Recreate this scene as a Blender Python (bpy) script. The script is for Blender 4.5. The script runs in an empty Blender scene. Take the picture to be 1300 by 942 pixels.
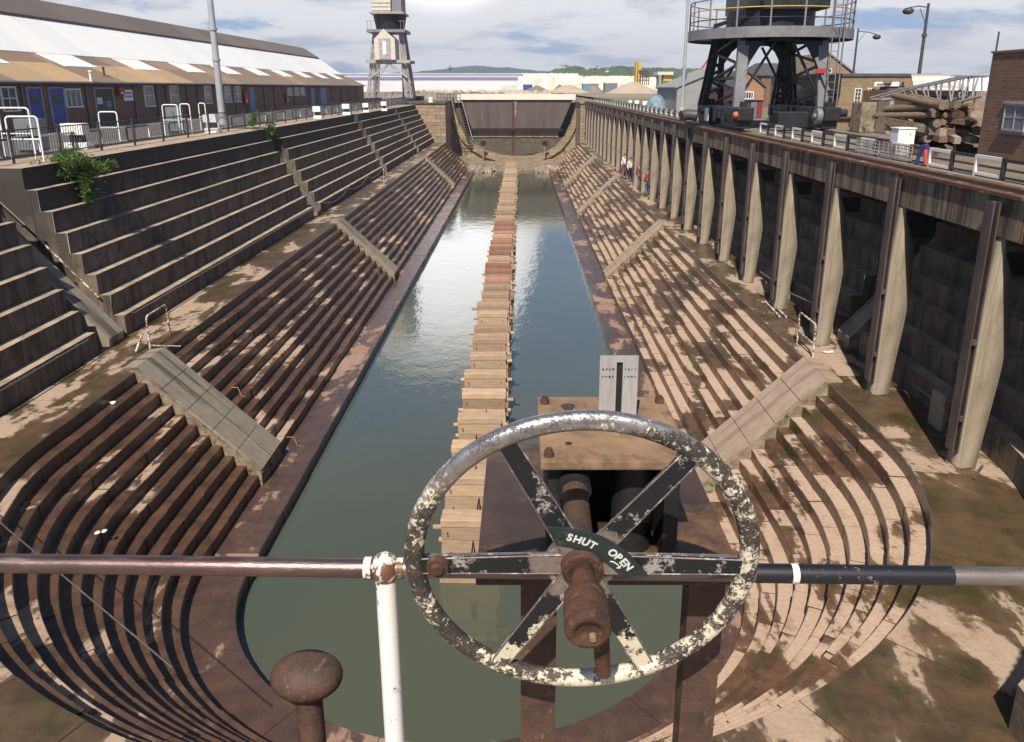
import bpy, bmesh, math, random
from mathutils import Vector, Matrix
random.seed(7)
R = math.radians
SKYS = .05
scn = bpy.context.scene
COL = scn.collection
# ------------------------------------------------------------------ camera model
F = 1030.0; C = math.cos(R(17)); S = math.sin(R(17)); CX, CY = 661.0, 426.0; CH = 2.0
def ray(px, py):
    u = (px-CX)/F; v = (CY-py)/F
    return Vector((u, C+v*S, -S+v*C))
def aY(px, py, Y):
    d = ray(px, py); t = Y/d.y; return Vector((d.x*t, Y, CH+d.z*t))
def aZ(px, py, z):
    d = ray(px, py); t = (z-CH)/d.z; return Vector((d.x*t, d.y*t, z))
def xw(px, X):          # Y of the point of the vertical plane X seen at column px, near horizon level
    return (F*X/(px-CX))/C
# ------------------------------------------------------------------ materials
M = {}
class NT:
    def __init__(s, name):
        m = bpy.data.materials.new(name); m.use_nodes = True
        s.m = m; s.t = m.node_tree; s.n = s.t.nodes; s.l = s.t.links
        s.b = s.n['Principled BSDF']
    def node(s, typ, **kw):
        n = s.n.new(typ)
        for k, v in kw.items():
            if k.startswith('_'): setattr(n, k[1:], v)
            else: n.inputs[k.replace('__', ' ')].default_value = v
        return n
    def link(s, a, b): s.l.new(a, b)
    def coord(s, which='Object'):
        return s.n.new('ShaderNodeTexCoord').outputs[which]
    def noise(s, scale, detail=5, rough=.6, vec=None, dist=0, stretch=None):
        n = s.node('ShaderNodeTexNoise', Scale=scale, Detail=detail, Roughness=rough, Distortion=dist)
        v = vec if vec is not None else s.coord()
        if stretch:
            mp = s.n.new('ShaderNodeMapping'); mp.inputs['Scale'].default_value = stretch
            s.link(v, mp.inputs['Vector']); v = mp.outputs[0]
        s.link(v, n.inputs['Vector']); return n.outputs['Fac']
    def ramp(s, fac, a, b, inv=False):
        n = s.n.new('ShaderNodeMapRange'); n.inputs['From Min'].default_value = a; n.inputs['From Max'].default_value = b
        if inv: n.inputs['To Min'].default_value = 1; n.inputs['To Max'].default_value = 0
        s.link(fac, n.inputs['Value']); return n.outputs[0]
    def math(s, op, a, b=None, c=None, clamp=False):
        n = s.n.new('ShaderNodeMath'); n.operation = op; n.use_clamp = clamp
        for i, x in enumerate((a, b, c)):
            if x is None: continue
            if isinstance(x, (int, float)): n.inputs[i].default_value = x
            else: s.link(x, n.inputs[i])
        return n.outputs[0]
    def mix(s, fac, a, b, typ='MIX'):
        n = s.n.new('ShaderNodeMix'); n.data_type = 'RGBA'; n.blend_type = typ
        for sock, x in ((n.inputs[0], fac), (n.inputs[6], a), (n.inputs[7], b)):
            if isinstance(x, (int, float)): sock.default_value = x
            elif isinstance(x, tuple): sock.default_value = (*x, 1) if len(x) == 3 else x
            else: s.link(x, sock)
        return n.outputs[2]
    def color(s, x):
        if isinstance(x, tuple): s.b.inputs['Base Color'].default_value = (*x, 1)
        else: s.link(x, s.b.inputs['Base Color'])
    def rough(s, x):
        if isinstance(x, (int, float)): s.b.inputs['Roughness'].default_value = x
        else: s.link(x, s.b.inputs['Roughness'])
    def bump(s, h, strength=.4, dist=.02):
        n = s.node('ShaderNodeBump', Strength=strength, Distance=dist)
        s.link(h, n.inputs['Height']); s.link(n.outputs[0], s.b.inputs['Normal'])
def basic(name, c1, c2, scale=3, rough=.8, metal=0, bump=.3, bd=.01, stretch=None, lo=.35, hi=.65, c3=None, s3=12, t3=(.55, .62), detail=6):
    k = NT(name); n = k.noise(scale, detail, .65, stretch=stretch)
    col = k.mix(k.ramp(n, lo, hi), c1, c2)
    if c3: col = k.mix(k.ramp(k.noise(s3, 6, .7, stretch=stretch), *t3), col, c3)
    k.color(col); k.rough(rough); k.b.inputs['Metallic'].default_value = metal
    if bump: k.bump(k.noise(scale*6, 5, .7, stretch=stretch), bump, bd)
    M[name] = k.m; return k
def uvn(k, name='UVMap'):
    n = k.n.new('ShaderNodeUVMap'); n.uv_map = name; return n.outputs[0]
# stone of lower steps: pale dry stone, brown wet patches, moss
def stone(name, dryA, dryB, wetA, wetB, wetbias, moss=.0, seams=False, slick=.32, blk=.14, rsr=.35):
    k = NT(name)
    sep = k.n.new('ShaderNodeSeparateXYZ'); k.link(uvn(k, 'rnd'), sep.inputs[0]); rnd = sep.outputs[0]
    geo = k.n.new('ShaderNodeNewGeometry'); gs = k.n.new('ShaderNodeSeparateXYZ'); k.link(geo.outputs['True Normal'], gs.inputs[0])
    n1 = k.noise(.8, 5, .6, stretch=(1.15, .42, 1.15), dist=.4); n2 = k.noise(4, 6, .65)
    v = k.math('ADD', n1, k.math('MULTIPLY', k.math('SUBTRACT', rnd, .5), blk))
    v = k.math('ADD', v, k.math('MULTIPLY', k.math('SUBTRACT', n2, .5), .22))
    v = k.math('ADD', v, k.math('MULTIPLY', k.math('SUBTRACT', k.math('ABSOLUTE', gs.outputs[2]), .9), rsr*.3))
    v = k.math('SUBTRACT', v, wetbias)
    dry = k.math('ADD', k.math('MULTIPLY', k.ramp(v, .462, .492), .72), k.math('MULTIPLY', k.ramp(v, .40, .56), .28))
    fine = k.noise(14, 6, .7)
    dc = k.mix(k.ramp(fine, .3, .7), dryA, dryB)
    dc = k.mix(k.math('MULTIPLY', k.ramp(rnd, .1, 1), .35), dc, (.40, .27, .20))
    wc = k.mix(k.ramp(k.noise(2.3, 6, .6), .35, .65), wetA, wetB)
    if moss:
        mm = k.ramp(k.noise(.7, 5, .7), .60-moss*.2, .66-moss*.1)
        wc = k.mix(k.math('MULTIPLY', mm, .75), wc, (.040, .043, .012))
    c = k.mix(dry, wc, dc)
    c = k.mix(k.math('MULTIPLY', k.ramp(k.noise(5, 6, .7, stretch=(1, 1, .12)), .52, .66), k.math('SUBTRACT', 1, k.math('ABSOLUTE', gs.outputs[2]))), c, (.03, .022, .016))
    c = k.mix(k.ramp(k.noise(38, 4, .6), .6, .72), c, k.mix(.55, c, (.03, .022, .016)))
    c = k.mix(k.math('MULTIPLY', k.ramp(k.noise(1.1, 6, .75, stretch=(1, 1, 1)), .56, .7), .55), c, (.16, .075, .05))
    if seams:
        uvs = k.n.new('ShaderNodeSeparateXYZ'); k.link(uvn(k), uvs.inputs[0])
        fr = k.math('FRACT', k.math('DIVIDE', uvs.outputs[0], 1.35))
        ln = k.ramp(k.math('ABSOLUTE', k.math('SUBTRACT', fr, .5)), .488, .494)
        c = k.mix(ln, c, (.03, .022, .018))
    k.color(c)
    k.rough(k.math('ADD', k.math('MULTIPLY', dry, .85-slick), slick))
    k.bump(k.math('ADD', fine, k.math('MULTIPLY', n2, 1.6)), .5, .02)
    M[name] = k.m
stone('step_stone_left', (.50, .37, .27), (.36, .26, .185), (.125, .064, .038), (.055, .031, .019), .125, .15, blk=.10, rsr=.5)
stone('step_stone_right', (.56, .41, .305), (.40, .28, .20), (.160, .082, .045), (.068, .040, .022), .022, .5, blk=.13, rsr=.7)
stone('kerb_stone', (.34, .215, .16), (.25, .155, .12), (.10, .055, .042), (.06, .037, .030), .125, .1, blk=.16, slick=.25)
stone('ledge_stone', (.47, .35, .26), (.35, .26, .19), (.12, .075, .042), (.07, .046, .026), .095, .40)
def upper(name):
    k = NT(name)
    geo = k.n.new('ShaderNodeNewGeometry'); gs = k.n.new('ShaderNodeSeparateXYZ'); k.link(geo.outputs['Position'], gs.inputs[0])
    uvs = k.n.new('ShaderNodeSeparateXYZ'); k.link(uvn(k), uvs.inputs[0])
    c = k.mix(k.ramp(k.noise(2, 6, .65), .35, .65), (.185, .145, .105), (.105, .082, .06))
    drip = k.noise(2.6, 5, .65, stretch=(1, 1, .18))
    c = k.mix(k.math('MULTIPLY', k.ramp(drip, .5, .62), .7), c, (.04, .034, .028))
    c = k.mix(k.math('MULTIPLY', k.ramp(k.noise(3.4, 5, .65, stretch=(1, 1, .12)), .6, .7), .45), c, (.40, .33, .26))
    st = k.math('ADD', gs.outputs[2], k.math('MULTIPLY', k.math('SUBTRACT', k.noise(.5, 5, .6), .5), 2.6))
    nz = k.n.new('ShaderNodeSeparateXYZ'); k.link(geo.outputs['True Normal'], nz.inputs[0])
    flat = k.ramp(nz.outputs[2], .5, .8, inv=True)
    c = k.mix(k.math('MULTIPLY', k.math('MULTIPLY', k.ramp(st, -1.9, -.9), .85), flat), c, (.03, .028, .027))  # black weathering on the upper risers, with some of their shade painted in
    c = k.mix(k.ramp(nz.outputs[2], .5, .8), c, k.mix(k.ramp(k.noise(1.7, 6, .6), .4, .6), (.46, .36, .26), (.30, .23, .165)))  # tread tops coloured paler than risers: sunlight put into the stone colour
    fr = k.math('FRACT', k.math('DIVIDE', uvs.outputs[0], 1.6))
    ln = k.ramp(k.math('ABSOLUTE', k.math('SUBTRACT', fr, .5)), .487, .493)
    c = k.mix(ln, c, (.035, .03, .025))
    k.color(c); k.rough(.85); k.bump(k.noise(11, 6, .7), .6, .03)
    M[name] = k.m
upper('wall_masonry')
def slidemat(name, ca, cb, dark, stretch):
    k = NT(name)
    s1 = k.noise(.9, 5, .6, stretch=stretch); s2 = k.noise(7, 4, .6, stretch=stretch)
    c = k.mix(k.ramp(k.noise(3, 5, .6), .35, .65), ca, cb)
    c = k.mix(k.math('MULTIPLY', k.ramp(s1, .50, .56), .85), c, dark)
    c = k.mix(k.math('MULTIPLY', k.ramp(s2, .55, .65), .4), c, (.42, .35, .27))
    k.color(c); k.rough(.6); k.bump(k.noise(25, 5, .7), .3, .01); M[name] = k.m
slidemat('slide_stone', (.30, .255, .20), (.235, .20, .15), (.07, .06, .052), (.25, 4.5, .25))
slidemat('slide_stone_pink', (.42, .31, .235), (.34, .24, .18), (.27, .185, .14), (.25, 4.5, .25))
basic('rubble', (.40, .33, .24), (.17, .125, .085), 5, .9, bump=1, bd=.05, c3=(.06, .06, .03), s3=3)
# pier ashlar
def brick(name, ca, cb, mortar, bw, bh, msize=.012, rough=.85, bump=.4, dirt=(.05, .035, .03), dirtamt=.5):
    k = NT(name); u = uvn(k)
    n = k.n.new('ShaderNodeTexBrick'); k.link(u, n.inputs['Vector'])
    n.inputs['Color1'].default_value = (*ca, 1); n.inputs['Color2'].default_value = (*cb, 1); n.inputs['Mortar'].default_value = (*mortar, 1)
    n.inputs['Scale'].default_value = 1; n.inputs['Brick Width'].default_value = bw; n.inputs['Row Height'].default_value = bh
    n.inputs['Mortar Size'].default_value = msize; n.inputs['Bias'].default_value = 0
    c = k.mix(k.math('MULTIPLY', k.ramp(k.noise(1.3, 6, .7), .45, .7), dirtamt), n.outputs[0], dirt)
    c = k.mix(k.math('MULTIPLY', k.ramp(k.noise(9, 5, .7), .4, .7), .35), c, mortar)
    k.color(c); k.rough(rough); k.bump(n.outputs['Fac'], -bump, .01); M[name] = k.m
brick('ashlar', (.42, .31, .20), (.30, .22, .145), (.09, .07, .05), 1.1, .42, .02)
brick('brick_red', (.27, .115, .065), (.17, .075, .045), (.24, .18, .13), .23, .075, .008, dirtamt=.3)
brick('brick_brown', (.24, .105, .06), (.14, .065, .042), (.20, .16, .12), .23, .075, .008, dirtamt=.35)
brick('brick_yellow', (.33, .22, .12), (.23, .15, .085), (.26, .22, .16), .23, .075, .008, dirtamt=.35)
brick('brick_orange', (.42, .19, .09), (.30, .13, .065), (.34, .26, .18), .23, .075, .008, dirtamt=.2)
# concrete
def colmat():
    k = NT('column_concrete')
    c = k.mix(k.ramp(k.noise(2, 6, .7, stretch=(1, 1, .35)), .35, .65), (.40, .335, .255), (.28, .23, .17))
    c = k.mix(k.math('MULTIPLY', k.ramp(k.noise(1.2, 5, .65, stretch=(2, 2, .35)), .48, .62), .65), c, (.13, .10, .06))
    c = k.mix(k.math('MULTIPLY', k.ramp(k.noise(40, 4, .7), .45, .7), .35), c, (.17, .14, .10))
    c = k.mix(k.math('MULTIPLY', k.ramp(k.noise(.55, 2, .5, stretch=(1, 2, 1)), .66, .69), .45), c, (.50, .45, .38))
    k.color(c); k.rough(.88); k.bump(k.noise(30, 6, .7), .5, .015); M['column_concrete'] = k.m
    k = NT('beam_concrete')
    c = k.mix(k.ramp(k.noise(1.5, 6, .7), .35, .65), (.30, .235, .155), (.16, .125, .085))
    st = k.noise(1.9, 6, .7, stretch=(1, 1, .06))
    c = k.mix(k.math('MULTIPLY', k.ramp(st, .47, .56), .9), c, (.045, .032, .025))
    c = k.mix(k.math('MULTIPLY', k.ramp(k.noise(2.7, 6, .7, stretch=(1, 1, .05)), .55, .62), .8), c, (.23, .085, .03))
    c = k.mix(k.ramp(k.noise(1.2, 7, .75, stretch=(1, 1, .8)), .66, .69), c, (.50, .47, .42))
    k.color(c); k.rough(.85); k.bump(k.noise(14, 6, .7), .6, .02); M['beam_concrete'] = k.m
colmat()
def stainedsteel():
    k = basic('fender_steel', (.15, .115, .11), (.07, .055, .055), 3, .55, .3, .3, c3=(.19, .09, .045), s3=2.5, t3=(.56, .66), stretch=(1, 1, .3))
stainedsteel()
basic('kerb_rust', (.16, .07, .035), (.07, .035, .022), 4, .8, bump=.5, c3=(.30, .22, .16), s3=3)
basic('quay_surface', (.14, .125, .115), (.09, .08, .075), .6, .9, bump=.3, c3=(.21, .185, .16), s3=2.5)
basic('quay_surface_right', (.22, .18, .14), (.13, .11, .09), .5, .9, bump=.3, c3=(.24, .20, .15), s3=1.6)
basic('far_ground', (.32, .25, .19), (.22, .17, .12), .02, .95, bump=0, c3=(.14, .16, .07), s3=.012, t3=(.5, .6))
basic('track_steel', (.14, .075, .045), (.07, .05, .04), 6, .6, .4)
basic('coping_dark', (.12, .10, .085), (.06, .052, .046), 2, .85, bump=.5, c3=(.28, .24, .20), s3=3, t3=(.6, .7))
# timber
def timber(name, a, b, grain=(12, 1.5, 12), c3=None):
    basic(name, a, b, 2.0, .85, bump=.6, bd=.01, stretch=grain, c3=c3, s3=3, t3=(.5, .75))
timber('keel_timber', (.53, .375, .255), (.36, .245, .165), (1.2, 10, 14), (.40, .27, .20))
timber('keel_timber_dark', (.30, .21, .15), (.17, .12, .085), (1.2, 10, 14))
timber('keel_red', (.40, .135, .105), (.40, .26, .19), (1.2, 10, 14), (.36, .13, .11))
timber('pile_timber', (.22, .15, .10), (.10, .07, .05), (1.5, 10, 12), (.32, .26, .2))
timber('pile_timber_pale', (.42, .34, .26), (.28, .22, .165), (1.5, 10, 12))
timber('red_timber', (.55, .10, .06), (.42, .20, .13), (2, 10, 10))
for nm_ in ('keel_timber', 'keel_red', 'keel_timber_dark'):      # each block weathered a little differently
    t_ = M[nm_].node_tree; b_ = t_.nodes['Principled BSDF']; src = b_.inputs['Base Color'].links[0].from_socket
    oi = t_.nodes.new('ShaderNodeObjectInfo'); mr = t_.nodes.new('ShaderNodeMapRange'); mr.inputs['To Min'].default_value = .62; mr.inputs['To Max'].default_value = 1.18
    t_.links.new(oi.outputs['Random'], mr.inputs['Value']); hs = t_.nodes.new('ShaderNodeHueSaturation'); t_.links.new(mr.outputs[0], hs.inputs['Value']); t_.links.new(src, hs.inputs['Color']); t_.links.new(hs.outputs[0], b_.inputs['Base Color'])
# foreground metal
def chipped(name, paint, under, thr=.5, scale=22, other=None, othr=.6, rough=.45, coarse=5):
    k = NT(name)
    n = k.math('ADD', k.math('MULTIPLY', k.noise(scale, 7, .75), .65), k.math('MULTIPLY', k.noise(coarse, 4, .6), .35))
    m = k.ramp(n, thr-.012, thr+.012)
    c = k.mix(m, paint, under)
    if other: c = k.mix(k.ramp(k.noise(scale*.6, 7, .75), othr, othr+.02), c, other)
    k.color(c); k.rough(rough); k.bump(k.math('SUBTRACT', 1, m), .6, .002); M[name] = k.m; return k
def rimmat():
    k = NT('rim_chipped')
    big = k.noise(3.2, 3, .6)
    sx_ = k.n.new('ShaderNodeSeparateXYZ'); k.link(k.coord(), sx_.inputs[0]); fine = k.noise(75, 9, .8); mid = k.noise(26, 7, .75)
    sp = k.n.new('ShaderNodeSeparateXYZ'); k.link(k.coord(), sp.inputs[0])
    cream = k.mix(k.ramp(fine, .35, .65), (.80, .74, .60), (.50, .41, .29))
    n = k.math('ADD', k.math('MULTIPLY', fine, .6), k.math('MULTIPLY', mid, .4))
    n = k.math('ADD', n, k.math('MULTIPLY', k.math('SUBTRACT', big, .5), .35))
    n = k.math('ADD', n, k.math('MULTIPLY', sx_.outputs[0], -.06))
    n = k.math('ADD', n, k.math('MULTIPLY', sx_.outputs[2], .06))
    black = k.ramp(n, .475, .50)
    c = k.mix(black, cream, k.mix(k.ramp(fine, .5, .7), (.03, .03, .032), (.20, .11, .06)))
    # worn bare metal on the upper left of the rim, irregular border
    w = k.math('ADD', sp.outputs[2], k.math('MULTIPLY', sp.outputs[0], -.35))
    w = k.math('ADD', w, k.math('MULTIPLY', k.math('SUBTRACT', mid, .5), .30))
    w = k.math('ADD', w, k.math('MULTIPLY', k.math('SUBTRACT', fine, .5), .25))
    w = k.math('ADD', w, k.math('MULTIPLY', sp.outputs[1], 2.6))
    bare = k.ramp(w, .26, .30)
    c = k.mix(bare, c, k.mix(k.ramp(k.noise(30, 5, .7), .4, .7), (.50, .47, .47), (.33, .29, .29)))
    k.color(c); k.link(k.math('MULTIPLY', bare, .85), k.b.inputs['Metallic']); k.rough(k.math('SUBTRACT', .62, k.math('MULTIPLY', bare, .30)))
    k.bump(k.math('ADD', k.math('SUBTRACT', 1, black), k.math('MULTIPLY', fine, .6)), .7, .003); M['rim_chipped'] = k.m
rimmat()
def spokemat():
    k = NT('spoke_paint')
    fine = k.noise(42, 8, .8); mid = k.noise(9, 5, .65)
    sp = k.n.new('ShaderNodeSeparateXYZ'); k.link(k.coord(), sp.inputs[0])
    n = k.math('ADD', k.math('MULTIPLY', fine, .55), k.math('MULTIPLY', mid, .45))
    c = k.mix(k.ramp(n, .545, .565), (.010, .012, .016), (.36, .33, .31))
    lo = k.math('ADD', k.math('MULTIPLY', sp.outputs[2], -1), k.math('MULTIPLY', k.math('SUBTRACT', mid, .5), .5))
    cream = k.mix(k.ramp(n, .52, .54), (.66, .60, .44), (.07, .055, .045))
    c = k.mix(k.ramp(lo, .19, .205), c, cream)
    r2 = k.math('ADD', k.math('MULTIPLY', sp.outputs[0], sp.outputs[0]), k.math('MULTIPLY', sp.outputs[2], sp.outputs[2]))
    hub = k.math('ADD', r2, k.math('MULTIPLY', k.math('SUBTRACT', mid, .5), .03))
    c = k.mix(k.ramp(hub, .012, .014), k.mix(k.ramp(fine, .4, .6), (.24, .20, .175), (.15, .115, .095)), c)
    k.color(c); k.rough(.5); k.bump(n, .5, .004); M['spoke_paint'] = k.m
spokemat()
basic('spoke_edge', (.30, .26, .25), (.16, .13, .12), 20, .45, .6, .4, c3=(.62, .58, .52), s3=30)
basic('rust', (.12, .052, .03), (.045, .024, .018), 14, .8, .15, 1, .006, c3=(.26, .13, .065), s3=30, t3=(.55, .72))
basic('rust_light', (.42, .19, .08), (.28, .12, .06), 14, .8)
basic('rust_dark', (.12, .06, .04), (.05, .035, .03), 10, .65, .2, .8, .005, c3=(.25, .14, .09), s3=26, t3=(.58, .7))
basic('rail_pipe', (.22, .145, .135), (.13, .085, .08), 8, .33, .75, .35, .003, stretch=(.6, 3, 3), c3=(.36, .28, .25), s3=14, t3=(.55, .72))
basic('rail_pipe_grey', (.33, .28, .26), (.22, .18, .17), 8, .4, .7, .35, .003, stretch=(.6, 3, 3), c3=(.17, .10, .08), s3=18, t3=(.55, .72))
chipped('rail_black', (.011, .012, .018), (.30, .24, .20), .565, 22, (.05, .035, .03), .62)
chipped('white_post', (.76, .74, .71), (.16, .08, .05), .575, 16)
chipped('white_chipped', (.74, .68, .60), (.15, .07, .04), .50, 26, None, .6)
basic('indicator_plate', (.05, .075, .07), (.035, .05, .05), 12, .5, .5, .3, .002, c3=(.12, .14, .13), s3=40, t3=(.58, .7))
basic('white_lettering', (.78, .76, .70), (.6, .58, .54), 60, .6, bump=0)
basic('ochre_plate', (.33, .215, .125), (.205, .12, .068), 5, .8, .05, .6, .004, c3=(.085, .05, .034), s3=9, t3=(.50, .70))
basic('deck_rust_plate', (.10, .058, .04), (.05, .035, .032), 4, .5, .3, .5, .004, c3=(.24, .13, .06), s3=3.2, t3=(.52, .66))
basic('gauge_steel', (.50, .48, .465), (.38, .365, .36), 10, .45, .35, .2, .001, stretch=(8, 8, 1))
basic('dark_steel', (.035, .034, .036), (.02, .02, .022), 8, .5, .4, .3)
basic('crane_black', (.016, .017, .02), (.03, .03, .034), 3, .5, .2, .3, c3=(.09, .05, .035), s3=4, t3=(.62, .7))
basic('crane_grey', (.25, .245, .26), (.17, .165, .18), 2, .6, .2, .3, c3=(.20, .12, .08), s3=3, t3=(.6, .72))
basic('crane_pale', (.46, .43, .42), (.30, .28, .28), 1.5, .7, .1, .2, c3=(.26, .18, .14), s3=2, t3=(.55, .7))
basic('white_paint', (.84, .83, .81), (.76, .75, .73), 6, .55, bump=.1, c3=(.45, .38, .33), s3=8, t3=(.64, .72))
basic('cream_boards', (.66, .60, .50), (.54, .48, .40), 3, .7, bump=.2)
basic('black_paint', (.022, .024, .028), (.035, .035, .04), 6, .45, bump=.1)
basic('fence_paint', (.045, .047, .055), (.07, .07, .08), 6, .5, bump=.1)
basic('cabinet_grey', (.17, .19, .215), (.13, .145, .165), 4, .6, bump=.1)
basic('pole_grey', (.44, .45, .48), (.36, .37, .40), 2, .5, .2, .2)
basic('lamp_iron', (.06, .06, .065), (.09, .085, .085), 3, .55, .3, .2)
basic('blue_door', (.02, .055, .27), (.025, .07, .33), 3, .5, bump=.1)
basic('pale_blue_door', (.14, .26, .42), (.11, .21, .36), 3, .6, bump=.1)
basic('dark_door', (.018, .02, .02), (.03, .03, .03), 3, .5, bump=.1)
basic('door_frame', (.42, .42, .43), (.33, .33, .34), 3, .6, bump=.1)
basic('red_paint', (.50, .035, .03), (.38, .03, .03), 3, .5, bump=.1)
basic('glass_dark', (.03, .035, .04), (.06, .065, .07), 1.5, .12, 0, 0)
basic('glass_pale', (.12, .14, .16), (.2, .22, .25), 1.5, .15, 0, 0)
basic('yellow_paint', (.62, .42, .03), (.52, .34, .03), 1, .6, bump=0)
basic('orange_paint', (.55, .16, .04), (.45, .12, .04), 1, .6, bump=0)
basic('slate', (.10, .10, .105), (.07, .07, .075), 2, .7, bump=.3, stretch=(1, 1, 4))
basic('grey_sheet', (.30, .30, .30), (.24, .24, .245), 1, .7, bump=.2)
basic('pale_sheet', (.66, .64, .60), (.54, .52, .49), 1, .7, bump=.1)
basic('chalk', (.80, .74, .62), (.62, .54, .42), .12, .95, bump=.0, c3=(.36, .34, .22), s3=.12, t3=(.56, .66))
basic('gravel', (.48, .39, .30), (.38, .30, .235), .3, .95, bump=.3, bd=.2)
basic('gravel_dark', (.26, .22, .19), (.18, .15, .13), .3, .95, bump=.3, bd=.2)
basic('warehouse_sheet', (.70, .70, .72), (.62, .63, .66), .02, .6, bump=0)
basic('warehouse_stripe', (.22, .20, .42), (.26, .22, .45), .02, .6, bump=0)
basic('blue_net', (.12, .20, .27), (.25, .34, .40), 1.5, .8, bump=.8, bd=.1, c3=(.05, .09, .12), s3=4)
basic('caisson_plate', (.125, .095, .088), (.085, .065, .062), .5, .65, .1, .3, stretch=(1.6, 1, .25), c3=(.20, .10, .065), s3=1.3, t3=(.6, .7))
basic('caisson_low', (.10, .085, .065), (.06, .05, .04), .7, .6, 0, .3, c3=(.15, .09, .05), s3=.8)
basic('caisson_band', (.34, .26, .19), (.16, .11, .08), 1.2, .7, 0, .2, stretch=(2, 1, .3))
basic('rubble_pale', (.40, .31, .24), (.26, .20, .15), 1.5, .9, bump=.8, bd=.05)
basic('pale_concrete', (.78, .73, .64), (.68, .62, .54), .6, .8, bump=.2)
basic('sill_concrete', (.32, .26, .19), (.18, .14, .10), .8, .85, bump=.5, c3=(.06, .05, .03), s3=1.2)
basic('bark', (.14, .10, .07), (.08, .06, .045), 6, .9, bump=.5)
basic('skin', (.50, .29, .21), (.46, .26, .19), 5, .6, bump=0)
basic('hair', (.06, .04, .025), (.04, .03, .02), 10, .7, bump=0)
basic('red_cloth', (.42, .06, .065), (.42, .04, .05), 8, .8, bump=.2)
basic('maroon_cloth', (.22, .04, .045), (.16, .03, .04), 8, .8, bump=.2)
basic('white_cloth', (.74, .68, .60), (.64, .58, .52), 8, .8, bump=.2)
basic('denim', (.10, .14, .24), (.07, .10, .18), 10, .85, bump=.2)
basic('navy_cloth', (.025, .03, .07), (.02, .022, .05), 10, .85, bump=.2)
basic('mauve_cloth', (.20, .15, .18), (.15, .11, .14), 10, .85, bump=.2)
basic('blue_cloth', (.04, .05, .20), (.03, .04, .2), 10, .85, bump=.2)
def foliage(name, a, b):
    k = NT(name)
    oi = k.noise(2.2, 3, .6)
    k.color(k.mix(k.ramp(oi, .35, .65), a, b)); k.rough(.6)
    tr = k.n.new('ShaderNodeBsdfTranslucent'); tr.inputs[0].default_value = (*[min(1, x*1.6) for x in b], 1)
    mx = k.n.new('ShaderNodeMixShader'); mx.inputs[0].default_value = .3
    out = k.n['Material Output']
    k.link(k.b.outputs[0], mx.inputs[1]); k.link(tr.outputs[0], mx.inputs[2]); k.link(mx.outputs[0], out.inputs[0]); M[name] = k.m
foliage('leaf_green', (.035, .085, .018), (.10, .16, .035))
basic('hill_far', (.05, .085, .09), (.065, .10, .10), .01, .95, bump=0, c3=(.025, .04, .03), s3=.03)  # blue of distant haze mixed into the hill colour
basic('hill_green', (.05, .10, .03), (.075, .125, .04), .02, .95, bump=0, c3=(.03, .06, .02), s3=.06)
# roofs of the long shed, panels across the slope
def roofmat(name, cols, pw, extra=None):
    k = NT(name); uvs = k.n.new('ShaderNodeSeparateXYZ'); k.link(uvn(k), uvs.inputs[0])
    cell = k.math('FLOOR', k.math('DIVIDE', uvs.outputs[0], pw))
    wn = k.n.new('ShaderNodeTexWhiteNoise'); wn.noise_dimensions = '1D'; k.link(cell, wn.inputs['W'])
    r = k.n.new('ShaderNodeValToRGB'); r.color_ramp.interpolation = 'CONSTANT'
    els = r.color_ramp.elements
    while len(els) < len(cols): els.new(.5)
    for e, (p, c) in zip(els, cols): e.position = p; e.color = (*c, 1)
    k.link(wn.outputs['Value'], r.inputs[0])
    c = k.mix(k.math('MULTIPLY', k.ramp(k.noise(1.1, 6, .7), .45, .75), .25 if name != 'white_roof' else .07), r.outputs[0], (.24, .15, .09))
    wave = k.math('SINE', k.math('MULTIPLY', uvs.outputs[0], 42))
    k.color(c); k.rough(.7); k.bump(wave, .35, .02); M[name] = k.m
OR = (.52, .34, .19); BR = (.25, .175, .12); PK = (.56, .40, .30); OC = (.44, .31, .18)
roofmat('lean_roof', [(0, OR), (.3, OC), (.5, PK), (.66, BR), (.85, OR)], 3.4)
roofmat('lean_roof_brown', [(0, BR), (.45, (.20, .15, .11)), (.75, (.33, .23, .15))], 3.4)
roofmat('white_roof', [(0, (.84, .84, .84)), (.35, (.80, .80, .81)), (.7, (.86, .85, .84))], 3.0)
roofmat('dark_roof', [(0, (.165, .135, .12)), (.4, (.145, .12, .105)), (.8, (.185, .15, .13))], 5)
roofmat('canopy_roof', [(0, (.66, .62, .58)), (.3, (.40, .36, .34)), (.5, (.72, .69, .66)), (.8, (.5, .46, .43))], .5)
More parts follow.
